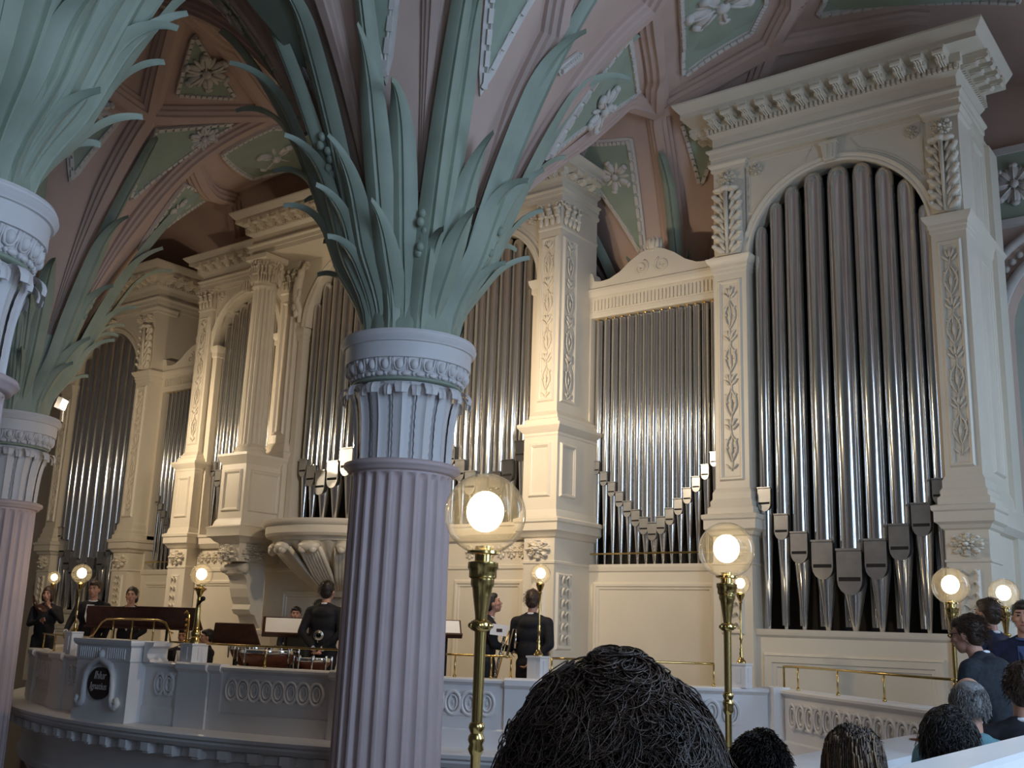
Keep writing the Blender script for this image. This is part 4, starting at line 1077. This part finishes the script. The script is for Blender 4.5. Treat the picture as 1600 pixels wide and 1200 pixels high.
railing([f(-14.3, -.27), f(-14.1, -.27), f(-13.95, -.22), f(-13.75, -.06), f(-13.6, -.01), f(-13.0, 0), f(-12.3, 0), f(-12.15, -.03), f(-12.05, -.14), f(-12.02, -.27), f(-11.75, -.27)], [f(-13.4, 0), f(-12.9, 0), f(-12.4, 0)], -.30, 'brass rail arched over the parapet pedestal')
q = lambda t, z: (P1[0]+PD.x*t-PN.x*.1, P1[1]+PD.y*t-PN.y*.1, z)
railing([q(-.05, -.52), q(-.05, -.27), q(.3, -.265), q(1.2, -.265), q(3.2, -.265)], [q(.3, -.265), q(1.2, -.265), q(2.1, -.265)], -.52, 'long brass rail before the lower panel of the right tower')

def floodlight(p, target, energy, label, size=.16, color=(1.0, .80, .56), lit=True, spot=152):
    root = empty('floodlight', (p[0], p[1], p[2]-.85), label, 'floodlight', 'floodlights on the column capitals')
    v = (Vector(target)-Vector(p)).normalized(); M = orient(v, (0, 0, 1)).to_4x4(); M.translation = Vector(p)
    MB().prism([(-.6, -.8), (.6, -.8), (.6, .8), (-.6, .8)], lambda a, b, dd: M @ Vector((a*size, b*size, dd)), (-.10, -.02)).build('housing', 'black', root)
    ln = MB().prism([(-.5, -.7), (.5, -.7), (.5, .7), (-.5, .7)], lambda a, b, dd: M @ Vector((a*size, b*size, dd)), (-.02, -.012)).build('lens', 'flood_lens', root)
    c0 = min(COLS, key=lambda c: math.hypot(c[0]-p[0], c[1]-p[1])); a_ = Vector((p[0]-c0[0], p[1]-c0[1])).normalized()*.60
    MB().tube([(c0[0]+a_.x, c0[1]+a_.y, 2.93), (c0[0]+a_.x, c0[1]+a_.y, 3.1), (p[0], p[1], p[2]-.3), (p[0], p[1], p[2]-.1)], .015, 8).build('stand', 'black', root)
    ld = bpy.data.lights.new('floodlight_beam', 'SPOT'); ld.energy = energy; ld.color = color; ld.spot_size = math.radians(spot); ld.spot_blend = .8; ld.shadow_soft_size = .08
    lo = bpy.data.objects.new('floodlight_beam', ld); COL.objects.link(lo); lo.parent = root
    lo.location = wl(root, Vector(p)+v*.03); lo.rotation_euler = v.to_track_quat('-Z', 'Y').to_euler()
floodlight((-7.70, 9.08, 3.32), (X0+5.6, 12.6, 2.0), 175, 'small floodlight behind the middle column aimed at the right half of the organ')
floodlight((-8.22, 8.78, 3.32), (X0+1.5, 12.3, 2.1), 200, 'small floodlight behind the middle column aimed at the centre of the organ')
floodlight((-16.38, 8.80, 3.30), (X0-5.5, 12.5, 2.1), 190, 'small floodlight behind the far column aimed at the left half of the organ')
floodlight((-16.5, 9.4, 3.46), (X0-.5, 12.3, 2.1), 180, 'bright floodlight shining beside the far pink column at the left')
# ================================================================== PEOPLE
def fin(o, vox, it=3):
    r = o.modifiers.new('remesh', 'REMESH'); r.mode = 'VOXEL'; r.voxel_size = vox; r.use_smooth_shade = True
    s = o.modifiers.new('smooth', 'SMOOTH'); s.factor = .5; s.iterations = it
    return o
def hand(m, w, dirv, upv, curl=.5, s=1.0):
    dirv = Vector(dirv).normalized(); upv = Vector(upv); upv = (upv-dirv*upv.dot(dirv)).normalized(); sd = dirv.cross(upv)
    w = Vector(w); pc = w+dirv*.05*s
    R = Matrix((sd, dirv, upv)).transposed(); m.ell(pc, (.04*s, .052*s, .018*s), 10, 8, R)
    for i, (off, L) in enumerate(((-.029, .072), (-.010, .082), (.010, .076), (.028, .060))):
        b = w+dirv*.09*s+sd*off*s; d1 = (dirv*math.cos(curl*.6)-upv*math.sin(curl*.6)); d2 = (dirv*math.cos(curl*1.6)-upv*math.sin(curl*1.6))
        k = b+d1*L*.5*s; m.cap(b, .0095*s, k, .009*s, 7); m.cap(k, .009*s, k+d2*L*.5*s, .0075*s, 7)
    b = w+dirv*.035*s-sd*.035*s; k = b+(dirv*.6-sd*.8-upv*.2).normalized()*.035*s
    m.cap(b, .012*s, k, .010*s, 7); m.cap(k, .010*s, k+(dirv*.9-sd*.2-upv*.4).normalized()*.032*s, .008*s, 7)
HAIRFN = {}
def head_mesh(m, c, M):
    def e(p, r): m.ell(c+M @ Vector(p), r, 16, 12, M)
    e((0, -.008, .012), (.077, .098, .108)); e((0, .030, -.055), (.058, .066, .062)); e((0, .052, -.095), (.028, .028, .024))
    e((0, .062, .010), (.055, .030, .05))
    m.cap(c+M @ V(0, .088, .012), .010, c+M @ V(0, .112, -.030), .014, 8)
    e((0, .096, -.035), (.018, .016, .010)); e((0, .082, .032), (.050, .018, .011)); e((0, .080, -.066), (.026, .018, .013))
    e((-.078, -.005, -.012), (.010, .020, .032)); e((.078, -.005, -.012), (.010, .020, .032))
    for s in (-1, 1): e((s*.042, .062, -.022), (.022, .024, .022))
def strands(m, c, M, n, rad, length, r0, seed, curly=True, down=0.0, face=.35, lift=.012, np_=9, amp=.024, ctr=(0, -.01, .015)):
    rnd = random.Random(seed)
    for k in range(n):
        while True:
            v = Vector((rnd.gauss(0, 1), rnd.gauss(0, 1), rnd.gauss(0, 1))).normalized()
            if v.y > face and v.z < .45: continue
            if v.z < -.75: continue
            break
        lump = 1.02+(.17 if n > 3000 else .09)*noise.noise(v*2.6+Vector((seed, 0, 0)))+.05*noise.noise(v*6)
        p = Vector((v.x*rad[0]*lump+ctr[0], v.y*rad[1]*lump+ctr[1], v.z*rad[2]*lump+ctr[2])); L = length*rnd.uniform(.55, 1.25)
        t1 = v.orthogonal().normalized(); t1 = (Matrix.Rotation(rnd.uniform(0, 6.28), 3, v) @ t1); t2 = v.cross(t1)
        pts = []; ph = rnd.uniform(0, 6.28); tw = rnd.uniform(.7, 1.5); am = amp*rnd.uniform(.5, 1.2); lf = rnd.uniform(.25, 1.0)
        for i in range(np_):
            t = i/(np_-1)
            if curly:
                q = p+v*(L*.40*lf*t)+t1*(am*math.sin(ph+t*6.28*tw))+t2*(am*math.cos(ph+t*6.28*tw))+Vector((0, -.02*t, -.55*L*t*t))
            else:
                q = p+v*(lift*lf*(math.sin(PI*t) if down > .9 else t))+Vector((0, -.04*t, -down*L*t))+t1*.006*math.sin(ph+t*5)
            pts.append(c+M @ q)
        m.tube(pts, [r0*(1-.75*i/(np_-1)) for i in range(np_)], 3, False)
def person(x, y, ztop, face, label, z0=None, jacket='suit', legs='suit', hair='short', hmat='hair_dark', seated=False, head_yaw=0.0, lean=0.0, armL='down', armR='down', shirt=None, collar='shirt', vox=.014, group='people in the church', head_tilt=0.0, extra=None, build=1.0, feat=True, nhair=0, hs=1.0):
    """ztop: height of the top of the head; face: world direction the body faces"""
    base = 1.36 if seated else 1.80
    if z0 is None: z0 = GZ
    s = (ztop-z0)/base
    root = empty('person', (x, y, z0), label, 'person', group, rotz=math.atan2(-face[0], face[1])+1e-6)
    root.scale = (s, s, s)
    dz = -.44 if seated else 0.0
    Ln = Matrix.Rotation(-lean, 3, 'X')        # lean forward about the hips
    hip = V(0, 0, .95+dz)
    def T(p): return hip+Ln @ (V(*p)+V(0, 0, dz)-hip)
    neck = T((0, -.01, 1.50)); hc = T((0, .02, 1.675)); MH = Ln @ Matrix.Rotation(head_yaw, 3, 'Z') @ Matrix.Rotation(-head_tilt-(-lean*.6), 3, 'X')
    body = MB(); head_mesh(body, hc, MH)
    body.cap(neck-V(0, .0, .06), .058, hc+MH @ V(0, -.02, -.05), .052, 12)
    body.cap(T((0, 0, 1.0)), .08, T((0, .01, 1.34)), .085, 12); body.cap(T((0, .01, 1.34)), .07, neck-V(0, 0, .05), .05, 12)
    jk = MB()
    def je(p, r): jk.ell(T(p), r, 18, 12, Ln)
    b = build
    je((0, 0, 1.30), (.195*b, .125*b, .20)); je((0, -.005, 1.10), (.170*b, .118*b, .20)); je((0, 0, .93), (.180*b, .125*b, .15))
    jk.cap(T((-.165*b, -.01, 1.425)), .072, T((.165*b, -.01, 1.425)), .072, 12); jk.cap(T((-.10, -.015, 1.455)), .066, T((.10, -.015, 1.455)), .066, 10); jk.cap(T((-.05, -.03, 1.495)), .05, T((.05, -.03, 1.495)), .05, 10); je((0, -.03, 1.40), (.16*b, .11*b, .10))
    if not seated:
        jk.cap(T((-.08, 0, .93)), .105, T((-.085, 0, .80)), .105); jk.cap(T((.08, 0, .93)), .105, T((.085, 0, .80)), .105); jk.cap(T((0, -.02, .93)), .1, T((0, -.02, .80)), .1)
    ARM = {'down': ((.235, -.02, 1.16), (.225, .05, .92)), 'reach': ((.235, .06, 1.18), (.16, .30, 1.14)), 'behind': ((.25, -.09, 1.17), (.07, -.15, .98)),
           'mouth': ((.22, .10, 1.20), (.05, .17, 1.46)), 'chest': ((.23, .05, 1.18), (.03, .22, 1.24)), 'lap': ((.24, .03, 1.17), (.12, .28, 1.06)), 'neckhold': ((.27, .08, 1.24), (.10, .16, 1.44)),
           'front': ((.24, .03, 1.16), (.02, .20, .98)), 'rail': ((.24, .12, 1.2), (.22, .36, 1.05))}
    for sg, nm in ((-1, armL), (1, armR)):
        e_, w_ = ARM[nm]; sh = T((sg*.19*b, -.01, 1.42)); el = T((sg*e_[0]*b, e_[1], e_[2])); wr = T((sg*w_[0], w_[1], w_[2]))
        jk.cap(sh, .070, el, .052); jk.cap(el, .052, wr-(wr-el).normalized()*.02, .040)
        body.cap(sh, .04, el, .035); body.cap(el, .035, wr, .026)
        hd = (wr-el).normalized(); upv = V(-sg, .2, .3) if nm in ('mouth', 'chest', 'neckhold') else V(sg*.9, .2, .35)
        hand(body, wr, hd, upv, .7)
        if collar: 
            cf = MB().cap(wr-hd*.025, .036, wr+hd*.006, .033, 10).build('cuff', 'shirt', root, True, local=True)
    lg = MB()
    for sg in (-1, 1):
        h0 = hip+V(sg*.09, 0, -.03)
        if seated: kn = V(sg*.11, .43, .50); an = V(sg*.11, .42, .09)
        else: kn = V(sg*.10, .02, .50); an = V(sg*.10, -.02, .09)
        lg.cap(h0, .092, kn, .062); lg.cap(kn, .062, an, .046); lg.ell(an+V(0, .07, -.045), (.048, .13, .045), 10, 8)
        body.cap(h0, .06, kn, .04); body.cap(kn, .04, an, .03)
    body.cap(hip+V(-.09, 0, -.03), .07, hip+V(.09, 0, -.03), .07); body.cap(hip, .08, T((0, 0, 1.05)), .09)
    lg.cap(hip+V(-.09, 0, -.0), .10, hip+V(.09, 0, -.0), .10)
    fin(body.build('body', 'skin', root, True, local=True), .009, 2)
    fin(jk.build('jacket', jacket, root, True, local=True), vox, 4)
    fin(lg.build('trousers', legs, root, True, local=True), .016, 3)
    if collar:
        cm = MB(); cm.tube([neck+Ln @ V(.062*math.cos(a), .062*math.sin(a)+.005, .012+.012*math.sin(a)*-1) for a in [2*PI*k/16 for k in range(17)]], .013, 6)
        cm.build('collar', collar, root, True, local=True)
    if shirt:
        sm = MB(); sm.prism([(-.055, .08), (.055, .08), (.045, -.10), (.0, -.22), (-.045, -.10)], lambda a, b_, dd: T((a, .105+dd-.10*abs(b_-.0)*.25+(.012 if b_ < 0 else -.055*b_/.08), 1.37+b_)), (-.02, .052))
        sm.build('shirt_front', shirt, root, False, local=True)
    if feat:
        for sg in (-1, 1): MB().ell(hc+MH @ V(sg*.031, .088, .012), (.013, .008, .007), 8, 6, MH).build('eye', 'eye', root, True, local=True)
        MB().ell(hc+MH @ V(0, .096, -.063), (.024, .008, .006), 8, 6, MH).build('mouth', 'lips', root, True, local=True)
        eb = MB()
        for sg in (-1, 1): eb.cap(hc+MH @ V(sg*.014, .099, .034), .005, hc+MH @ V(sg*.05, .088, .036), .004, 6)
        eb.build('eyebrows', hmat, root, True, local=True)
    # hair
    hm = MB(); rnd = random.Random(len(label))
    def he(p, r): hm.ell(hc+MH @ Vector(p), r, 20, 14, MH)
    if hair == 'short': he((0, -.026, .034), (.087, .098, .106)); he((0, .02, .085), (.070, .075, .045)); he((0, -.055, -.02), (.076, .06, .075))
    elif hair == 'bob': he((0, -.02, .035), (.097, .105, .110)); he((0, -.045, -.05), (.098, .075, .10)); he((-.078, .0, -.03), (.026, .05, .09)); he((.078, .0, -.03), (.026, .05, .09))
    elif hair == 'tied': he((0, -.022, .034), (.088, .100, .107)); he((0, -.105, -.06), (.035, .04, .09)); he((.05, -.08, -.05), (.04, .04, .06)); he((-.05, -.08, -.05), (.04, .04, .06))
    elif hair == 'long': he((0, -.022, .034), (.100, .108, .110)); he((0, -.06, -.08), (.105, .07, .15)); he((0, -.07, -.2), (.10, .06, .14)); he((-.075, .01, -.07), (.032, .06, .13)); he((.075, .01, -.07), (.032, .06, .13))
    elif hair == 'curly': he((0, -.03, .03), (.092*hs, .096*hs, .102*hs)); he((0, -.06, -.03), (.088*hs, .065*hs, .08*hs))
    elif hair == 'balding':
        for k in range(9):
            a = PI+PI*k/8; he((.070*math.cos(a), -.01+.085*math.sin(a), -.005), (.026, .026, .058))
        he((0, -.05, .065), (.066, .055, .044))
    ho = hm.build('hair', hmat, root, True, local=True)
    if hair not in ('curly', 'long'):
        r = ho.modifiers.new('remesh', 'REMESH'); r.mode = 'VOXEL'; r.voxel_size = .009; r.use_smooth_shade = True
    if hair not in ('curly', 'long') or True:
        st = MB()
        if hair == 'curly':
            fine = nhair > 3000
            strands(st, hc, MH, nhair or 400, (.094*hs, .099*hs, .105*hs), .085*hs, .0019 if fine else .0034, 5, np_=15, amp=.017*hs, ctr=(0, -.03, .03))
        elif hair == 'long': strands(st, hc, MH, nhair or 260, (.103, .112, .113), .40, .0036, 6, False, 1.0, lift=.014, ctr=(0, -.022, .034))
        elif hair == 'balding':
            strands(st, hc, MH, 500, (.088, .104, .088), .05, .0026, 8, False, .7, .2, lift=.010)
        elif nhair or feat: strands(st, hc, MH, nhair or 160, (.087, .099, .107), .055, .0026, 8, False, .45, .45, lift=.026, ctr=(0, -.026, .034))
        if st.v: st.build('hair_strands', hmat, root, True, local=True)
        if hair == 'long':
            s2 = MB(); strands(s2, hc, MH, nhair//6, (.105, .114, .115), .40, .0040, 16, False, 1.0, lift=.016, ctr=(0, -.022, .034)); s2.build('blond_streaks', 'hair_blond', root, True, local=True)
    if extra: extra(root, T, hc, MH)
    return root
def glasses(root, T, hc, MH):
    m = MB()
    for sg in (-1, 1):
        m.tube([hc+MH @ V(sg*.033+.024*math.cos(a), .104, .010+.019*math.sin(a)) for a in [2*PI*k/14 for k in range(15)]], .0025, 5)
        m.tube([hc+MH @ V(sg*.057, .102, .014), hc+MH @ V(sg*.080, .06, .014), hc+MH @ V(sg*.082, -.01, .008)], .0025, 5)
    m.tube([hc+MH @ V(-.010, .107, .014), hc+MH @ V(.010, .107, .014)], .0025, 5)
    m.build('glasses', 'black', root, True, local=True)
OG = 'musicians on the organ gallery'
AG = 'listeners on the side gallery'
# ---- musicians on the organ gallery -----------------------------------
person(-17.35, 10.05, .49, (.75, -.65), 'woman in black jacket holding a dark instrument to her shoulder at the far left', hair='bob', hmat='hair_brown', armL='neckhold', armR='chest', collar=None, jacket='suit', group=OG, head_yaw=-.2)
person(-15.55, 9.78, .57, (.60, -.80), 'man in tailcoat and white shirt front behind the left parapet lamp', hair='short', hmat='hair_brown', shirt='shirt', armL='down', armR='rail', group=OG, build=1.08)
person(-14.57, 9.8, .475, (.70, -.71), 'man with tied dark hair holding his hand to his mouth', hair='tied', shirt='shirt', armL='front', armR='mouth', group=OG)
person(-13.60, 10.1, -.11, (.55, -.83), 'seated musician in dark suit low behind the stout lamp', z0=GZ-.02, hair='short', seated=True, shirt='shirt', armL='lap', armR='lap', group=OG)
person(-14.0, 10.85, -.12, (-.5, -.86), 'seated musician half hidden right of the stout lamp', z0=GZ-.02, hair='short', seated=True, shirt='shirt', armL='lap', armR='lap', group=OG)
person(-12.60, 11.37, .27, (.7, -.7), 'dark-haired musician whose face shows behind the music stand', hair='short', armL='lap', armR='lap', group=OG)
person(-12.0, 11.29, .375, (-.3, .95), 'woman with black bobbed hair seen from behind beside the music stand', hair='bob', armL='front', armR='front', collar=None, group=OG)
person(-10.56, 10.05, .58, (-.35, .94), 'tall man in black suit, back turned, holding a trumpet left of the middle column', hair='short', hmat='hair_dark', armL='behind', armR='behind', group=OG, build=1.08)
person(-10.15, 10.55, .48, (-.95, .3), 'man in profile partly hidden by the middle column', hair='short', armL='front', armR='front', group=OG)
person(-8.23, 10.55, .465, (.70, .70), 'man in black coat turned aside reading a white sheet behind the large lamp post', hair='short', armL='reach', armR='reach', group=OG, head_tilt=-.35, lean=.05)
person(-7.60, 10.62, .51, (-.25, .97), 'man in black suit with his back turned beside the slim globe lamp', hair='short', hmat='hair_brown', armL='front', armR='behind', group=OG, build=1.06)
person(-7.86, 11.2, -.12, (-.8, -.6), 'seated musician hidden behind the two standing men, hands on a silver instrument', z0=GZ-.02, hair='short', seated=True, armL='lap', armR='lap', group=OG)
# ---- people on the side gallery at the right ---------------------------
person(-1.66, 7.70, .27, (-.96, .25), 'man in dark grey suit and glasses leaning forward at the right', z0=SZ, jacket='suit_grey', legs='suit_grey', hair='short', hmat='hair_brown', lean=.38, armL='rail', armR='rail', vox=.012, group=AG, head_yaw=.1, build=1.15, nhair=500, extra=glasses)
person(-2.45, 10.7, .455, (-.9, .45), 'young man in navy jacket looking away behind the leaning man', z0=SZ, jacket='navy', hair='short', hmat='hair_brown', armL='down', armR='down', group=AG)
person(-2.02, 10.0, .405, (.15, -.98), 'man in navy blazer and blue shirt facing the camera at the right edge', z0=SZ, jacket='navy', hair='short', hmat='hair_dark', shirt='blue_shirt', collar='blue_shirt', armL='down', armR='down', group=AG, build=1.1)
person(-1.42, 5.68, -.135, (-.35, .94), 'balding grey-haired man in teal jacket and maroon scarf', z0=SZ, jacket='teal', hair='balding', hmat='hair_grey', seated=True, collar='maroon_cloth', armL='lap', armR='lap', vox=.012, group=AG, build=1.1)
person(-1.20, 4.45, -.235, (-.45, .89), 'listener with dark curly hair and black coat in front of the balding man', z0=SZ, jacket='suit', hair='curly', hmat='hair_dark', seated=True, armL='lap', armR='lap', vox=.012, group=AG, nhair=2200)
person(-1.318, 3.73, -.285, (-.45, .89), 'listener with long blond-streaked brown hair at the bottom edge', z0=SZ-.05, jacket='suit', hair='long', hmat='hair_brown', seated=True, armL='lap', armR='chest', vox=.012, group=AG, nhair=1500)
person(-1.70, 4.95, -.375, (-.30, .95), 'dark-haired listener hidden behind the blond-streaked hair', z0=SZ-.05, jacket='suit', hair='short', hmat='hair_dark', seated=True, armL='lap', armR='lap', vox=.012, group=AG, nhair=900)
person(-1.40, 3.16, -.275, (-.40, .92), 'listener with short black hair right of the big curly head', z0=SZ-.05, jacket='suit', hair='short', hmat='hair_dark', seated=True, armL='lap', armR='lap', vox=.012, group=AG, nhair=2200)
person(-.83, 1.37, -.085, (-.5, .86), 'large head of dark curly hair in the foreground, seen from behind', z0=SZ, jacket='suit', hair='curly', hmat='hair_brown', seated=True, armL='lap', armR='lap', vox=.012, group=AG, nhair=7500, hs=1.32)
person(-1.33, 6.43, -.07, (-.3, .95), 'listener with dark hair cut off by the right picture edge', z0=SZ, jacket='suit', hair='short', hmat='hair_brown', seated=True, armL='lap', armR='lap', group=AG, nhair=400)
# ---- desks, instruments ------------------------------------------------
def desk(cx, cy, z, w, h_, face, label, mname='wood', tilt=.35, taper=.0, paper=False):
    root = empty('music_desk', (cx, cy, GZ), label, 'music stand', 'music desks of the musicians', rotz=math.atan2(-face[0], face[1])+1e-6)
    zc_ = z-GZ
    R = Matrix.Rotation(tilt, 3, 'X')
    out = [(-w/2-taper, -h_/2), (w/2+taper, -h_/2), (w/2, h_/2), (-w/2, h_/2)]
    MB().prism(out, lambda a, b, dd: V(0, 0, zc_)+R @ V(a, dd, b), (-.012, .012)).build('board', mname, root, local=True)
    MB().prism([(-w/2-taper, -h_/2-.01), (w/2+taper, -h_/2-.01), (w/2+taper, -h_/2+.015), (-w/2-taper, -h_/2+.015)], lambda a, b, dd: V(0, 0, zc_)+R @ V(a, dd, b), (-.012, .06)).build('ledge', mname, root, local=True)
    m = MB().tube([(0, -.03, 0.02), (0, -.03, zc_-.02)], .018, 8)
    m.build('post', 'black', root, local=True)
    m = MB()
    for k in range(3): m.tube([(0, -.03, .12), (.17*math.cos(k*2.09), -.03+.17*math.sin(k*2.09), .012)], .012, 6)
    m.build('base', 'black', root, local=True)
    if paper:
        MB().prism([(-w*.44, -h_*.46), (w*.44, -h_*.46), (w*.44, h_*.42), (-w*.44, h_*.42)], lambda a, b, dd: V(0, 0, zc_)+R @ V(a, dd, b), (.014, .022)).build('sheet_music', 'paper', root, local=True)
    return root
desk(-14.30, 9.35, .03, .95, .30, (.25, -.97), 'long dark wooden music desk before the man in tailcoat', tilt=-.25, taper=.06)
desk(-13.15, 9.45, .04, 1.05, .30, (.25, -.97), 'long dark wooden music desk left of the stout lamp', tilt=-.25, taper=.08)
desk(-11.75, 9.55, -.14, .62, .28, (.25, -.97), 'lower dark trapezoid music desk right of the stout lamp', tilt=-.25, taper=.08)
desk(-11.29, 10.05, -.03, .66, .32, (.75, -.66), 'music stand with white sheets in front of the man with the trumpet', tilt=.7, paper=True)
desk(-8.70, 10.35, .02, .35, .26, (.75, -.66), 'music stand with white sheet just right of the middle column', tilt=.7, paper=True)
def timpani(cx, cy, r, zt, label):
    root = empty('timpani', (cx, cy, GZ), label, 'drum', 'copper timpani on the gallery')
    h_ = r*.9
    MB().lathe([(.02, zt-h_), (r*.35, zt-h_*.97), (r*.68, zt-h_*.75), (r*.9, zt-h_*.42), (r, zt-.06), (r, zt-.02)], 36, (cx, cy, 0)).build('bowl', 'wood_red', root, True)
    MB().lathe([(r*.98, zt-.035), (r*1.04, zt-.035), (r*1.05, zt-.02), (r*1.04, zt+.005), (r*.98, zt+.005)], 40, (cx, cy, 0), cap=False).build('rim', 'chrome', root, 40)
    MB().lathe([(.01, zt+.004), (r*.99, zt+.002)], 40, (cx, cy, 0)).build('drum_skin', 'drumskin', root)
    for k in range(8):
        a = 2*PI*k/8; MB().cap((cx+r*1.06*math.cos(a), cy+r*1.06*math.sin(a), zt+.02), .014, (cx+r*1.06*math.cos(a), cy+r*1.06*math.sin(a), zt-.14), .01, 6).build('tuning_lug', 'chrome', root, True)
    for k in range(3):
        a = 2*PI*k/3+.4; MB().tube([(cx+r*.85*math.cos(a), cy+r*.85*math.sin(a), zt-h_*.5), (cx+r*.9*math.cos(a), cy+r*.9*math.sin(a), GZ)], .018, 8).build('leg', 'black', root, True)
timpani(-10.85, 9.38, .36, -.33, 'large copper timpani with pale skin behind the brass rail')
timpani(-11.55, 9.75, .33, -.31, 'copper timpani next to the stout lamp')
timpani(-10.15, 9.5, .22, -.40, 'small copper timpani beside the man with the trumpet')
# trumpet held behind the tall man's back
tp = empty('trumpet', (-10.40, 9.80, -.12), 'silver trumpet with its bell towards the camera behind the tall man', 'trumpet', rotz=math.atan2(-.74, -.67))
MB().lathe([(.012, -.34), (.014, -.12), (.022, -.06), (.04, -.02), (.062, 0), (.064, .003), (.058, .002)], 24, (0, 0, 0), cap=False).xf(Matrix.Rotation(-PI/2, 4, 'X')).build('bell', 'chrome', tp, True, local=True)
MB().tube([(0, -.34, 0), (0, -.38, -.03), (0, -.34, -.07), (0, -.1, -.07), (0, -.05, -.04), (0, -.1, -.005), (0, -.5, -.005)], .007, 8).build('tubing', 'chrome', tp, True, local=True)
for k in range(3): MB().cap((0, -.18-.03*k, .06), .011, (0, -.18-.03*k, -.09), .011, 8).build('valve', 'chrome', tp, True, local=True)
# gold saxophone left of the stout lamp
sx = empty('saxophone', (-12.02, 8.98, -.62), 'shiny gold saxophone standing by the pedestal scroll', 'saxophone')
c = (-12.02, 8.98)
MB().tube([(c[0]-.10, c[1], .10), (c[0]-.06, c[1], .13), (c[0], c[1], .08), (c[0], c[1], -.1), (c[0]+.005, c[1], -.40), (c[0]+.03, c[1], -.50), (c[0]+.09, c[1], -.53), (c[0]+.14, c[1], -.48), (c[0]+.16, c[1], -.36), (c[0]+.19, c[1], -.26)], [.010, .012, .015, .018, .030, .036, .040, .044, .055, .075], 12).build('body', 'gold', sx, True)
for k in range(7): MB().lathe([(.018, 0), (.018, .012), (.002, .016)], 10, (0, 0, 0)).xf(Matrix.Translation((c[0]+.0, c[1]-.03, .02-.07*k)) @ Matrix.Rotation(PI/2, 4, 'X')).build('key', 'gold', sx, True)
MB().tube([(c[0]+.03, c[1]-.02, -.02), (c[0]+.03, c[1]-.02, -.45)], .006, 6).build('key_rod', 'gold', sx)
bs = empty('brass_rod', (-11.86, 8.9, -.27), 'short shiny brass bar between the saxophone and the stout lamp', 'rail'); MB().tube([(-11.92, 8.92, -.24), (-11.62, 8.78, -.24)], .014, 8).build('bar', 'gold', bs, True)
# silver keyed instrument between the two standing men
ci = empty('clarinet', (-7.98, 10.5, -.55), 'silver keyed wind instrument held between the two standing men', 'instrument')
MB().tube([(-8.0, 10.42, -.58), (-7.9, 10.5, .02)], .018, 10).build('tube', 'chrome', ci, True); MB().tube([(-7.82, 10.42, -.3), (-7.78, 10.5, .04), (-7.74, 10.5, .04), (-7.72, 10.45, -.18)], .016, 10).build('upper_bend', 'chrome', ci, True)
for k in range(8): MB().ell((-7.99+.012*k+.02, 10.42+.01*k-.01, -.5+.07*k), (.018, .012, .018), 8, 6).build('key', 'chrome', ci, True)
MB().tube([(-7.93, 10.38, -.55), (-7.82, 10.46, .02)], .008, 8).build('key_rod', 'gold', ci, True)
sh = empty('sheet_music', (-7.95, 10.42, .0), 'white printed sheet in the hand of the man in the black coat', 'paper')
MB().prism([(-.11, -.05), (.11, -.07), (.12, .06), (-.10, .08)], lambda a, b, dd: (-7.93+a*.8, 10.40+a*.6+dd, .02+b), (0, .004)).build('sheet', 'paper', sh)
MB().prism([(-.03, -.02), (.04, -.02), (.04, .02), (-.03, .02)], lambda a, b, dd: (-7.93+a*.8, 10.398+a*.6+dd, .02+b), (0, .003)).build('printed_block', 'wood', sh)
vi = empty('viola', (-17.2, 9.85, .0), 'dark instrument held up to the shoulder of the woman at the far left', 'instrument')
MB().tube([(-17.55, 9.9, .33), (-17.4, 9.85, .22), (-17.3, 9.82, .17)], [.02, .03, .035], 8).build('neck', 'wood', vi, True)
MB().ell((-17.12, 9.82, .12), (.12, .09, .045), 14, 10, Matrix.Rotation(.5, 3, 'Y')).build('body', 'wood', vi, True)
bo = empty('bassoon', (-14.75, 9.3, -.75), 'brown wooden wind instrument leaning by the left lamp', 'instrument')
MB().tube([(-14.72, 9.3, -1.0), (-14.72, 9.3, -.4), (-14.70, 9.3, .1)], [.035, .035, .012], 10).build('tube', 'wood_red', bo, True)
mi = empty('microphone', (-11.5, 8.68, .27), 'black microphone clipped to the post of the stout lamp', 'microphone')
MB().cap((-11.50, 8.70, .20), .012, (-11.36, 8.66, .27), .02, 10).build('body', 'black', mi, True); MB().ell((-11.33, 8.65, .285), (.032, .032, .032), 10, 8).build('head', 'black', mi, True)
# black framed mirror on the organ case
mr = empty('framed_mirror', (X0+.95, 12.05, -.05), 'pale board in a black frame on the organ case behind the tall man', 'frame')
m = FrameSet(); panel_frame(m, X0+.55, X0+1.45, -.35, .30, 12.12, [(-.05, 0), (-.05, .03), (0, .03), (0, 0)]); m.build('frame', 'black', mr); MB().box(X0+.56, X0+1.44, 12.11, 12.125, -.34, .29).build('board', 'paper', mr)
# black chair behind the timpani
ch = empty('chair', (-11.85, 10.75, GZ), 'black chair back beside the music stand', 'chair')
MB().mold(-12.07, -11.65, 10.73, 10.77, [(0, -.45), (.015, -.42), (.015, -.12), (0, -.09)]).build('backrest', 'black', ch); MB().box(-12.08, -11.64, 10.35, 10.75, -.88, -.84).build('seat', 'black', ch)
for x, y in ((-12.05, 10.37), (-11.67, 10.37), (-12.05, 10.75), (-11.67, 10.75)): MB().tube([(x, y, GZ), (x, y, -.45 if y > 10.5 else -.86)], .014, 8).build('leg', 'black', ch)
# glasses on the leaning man are part of him; small brown leaf on the ledge
lf = empty('small_brown_scrap', (-2.2, 7.45, -.595), 'small brown scrap lying on the white ledge', 'scrap')
MB().ell((-2.2, 7.45, -.592), (.06, .025, .008), 10, 6).build('scrap', 'wood_red', lf, True)
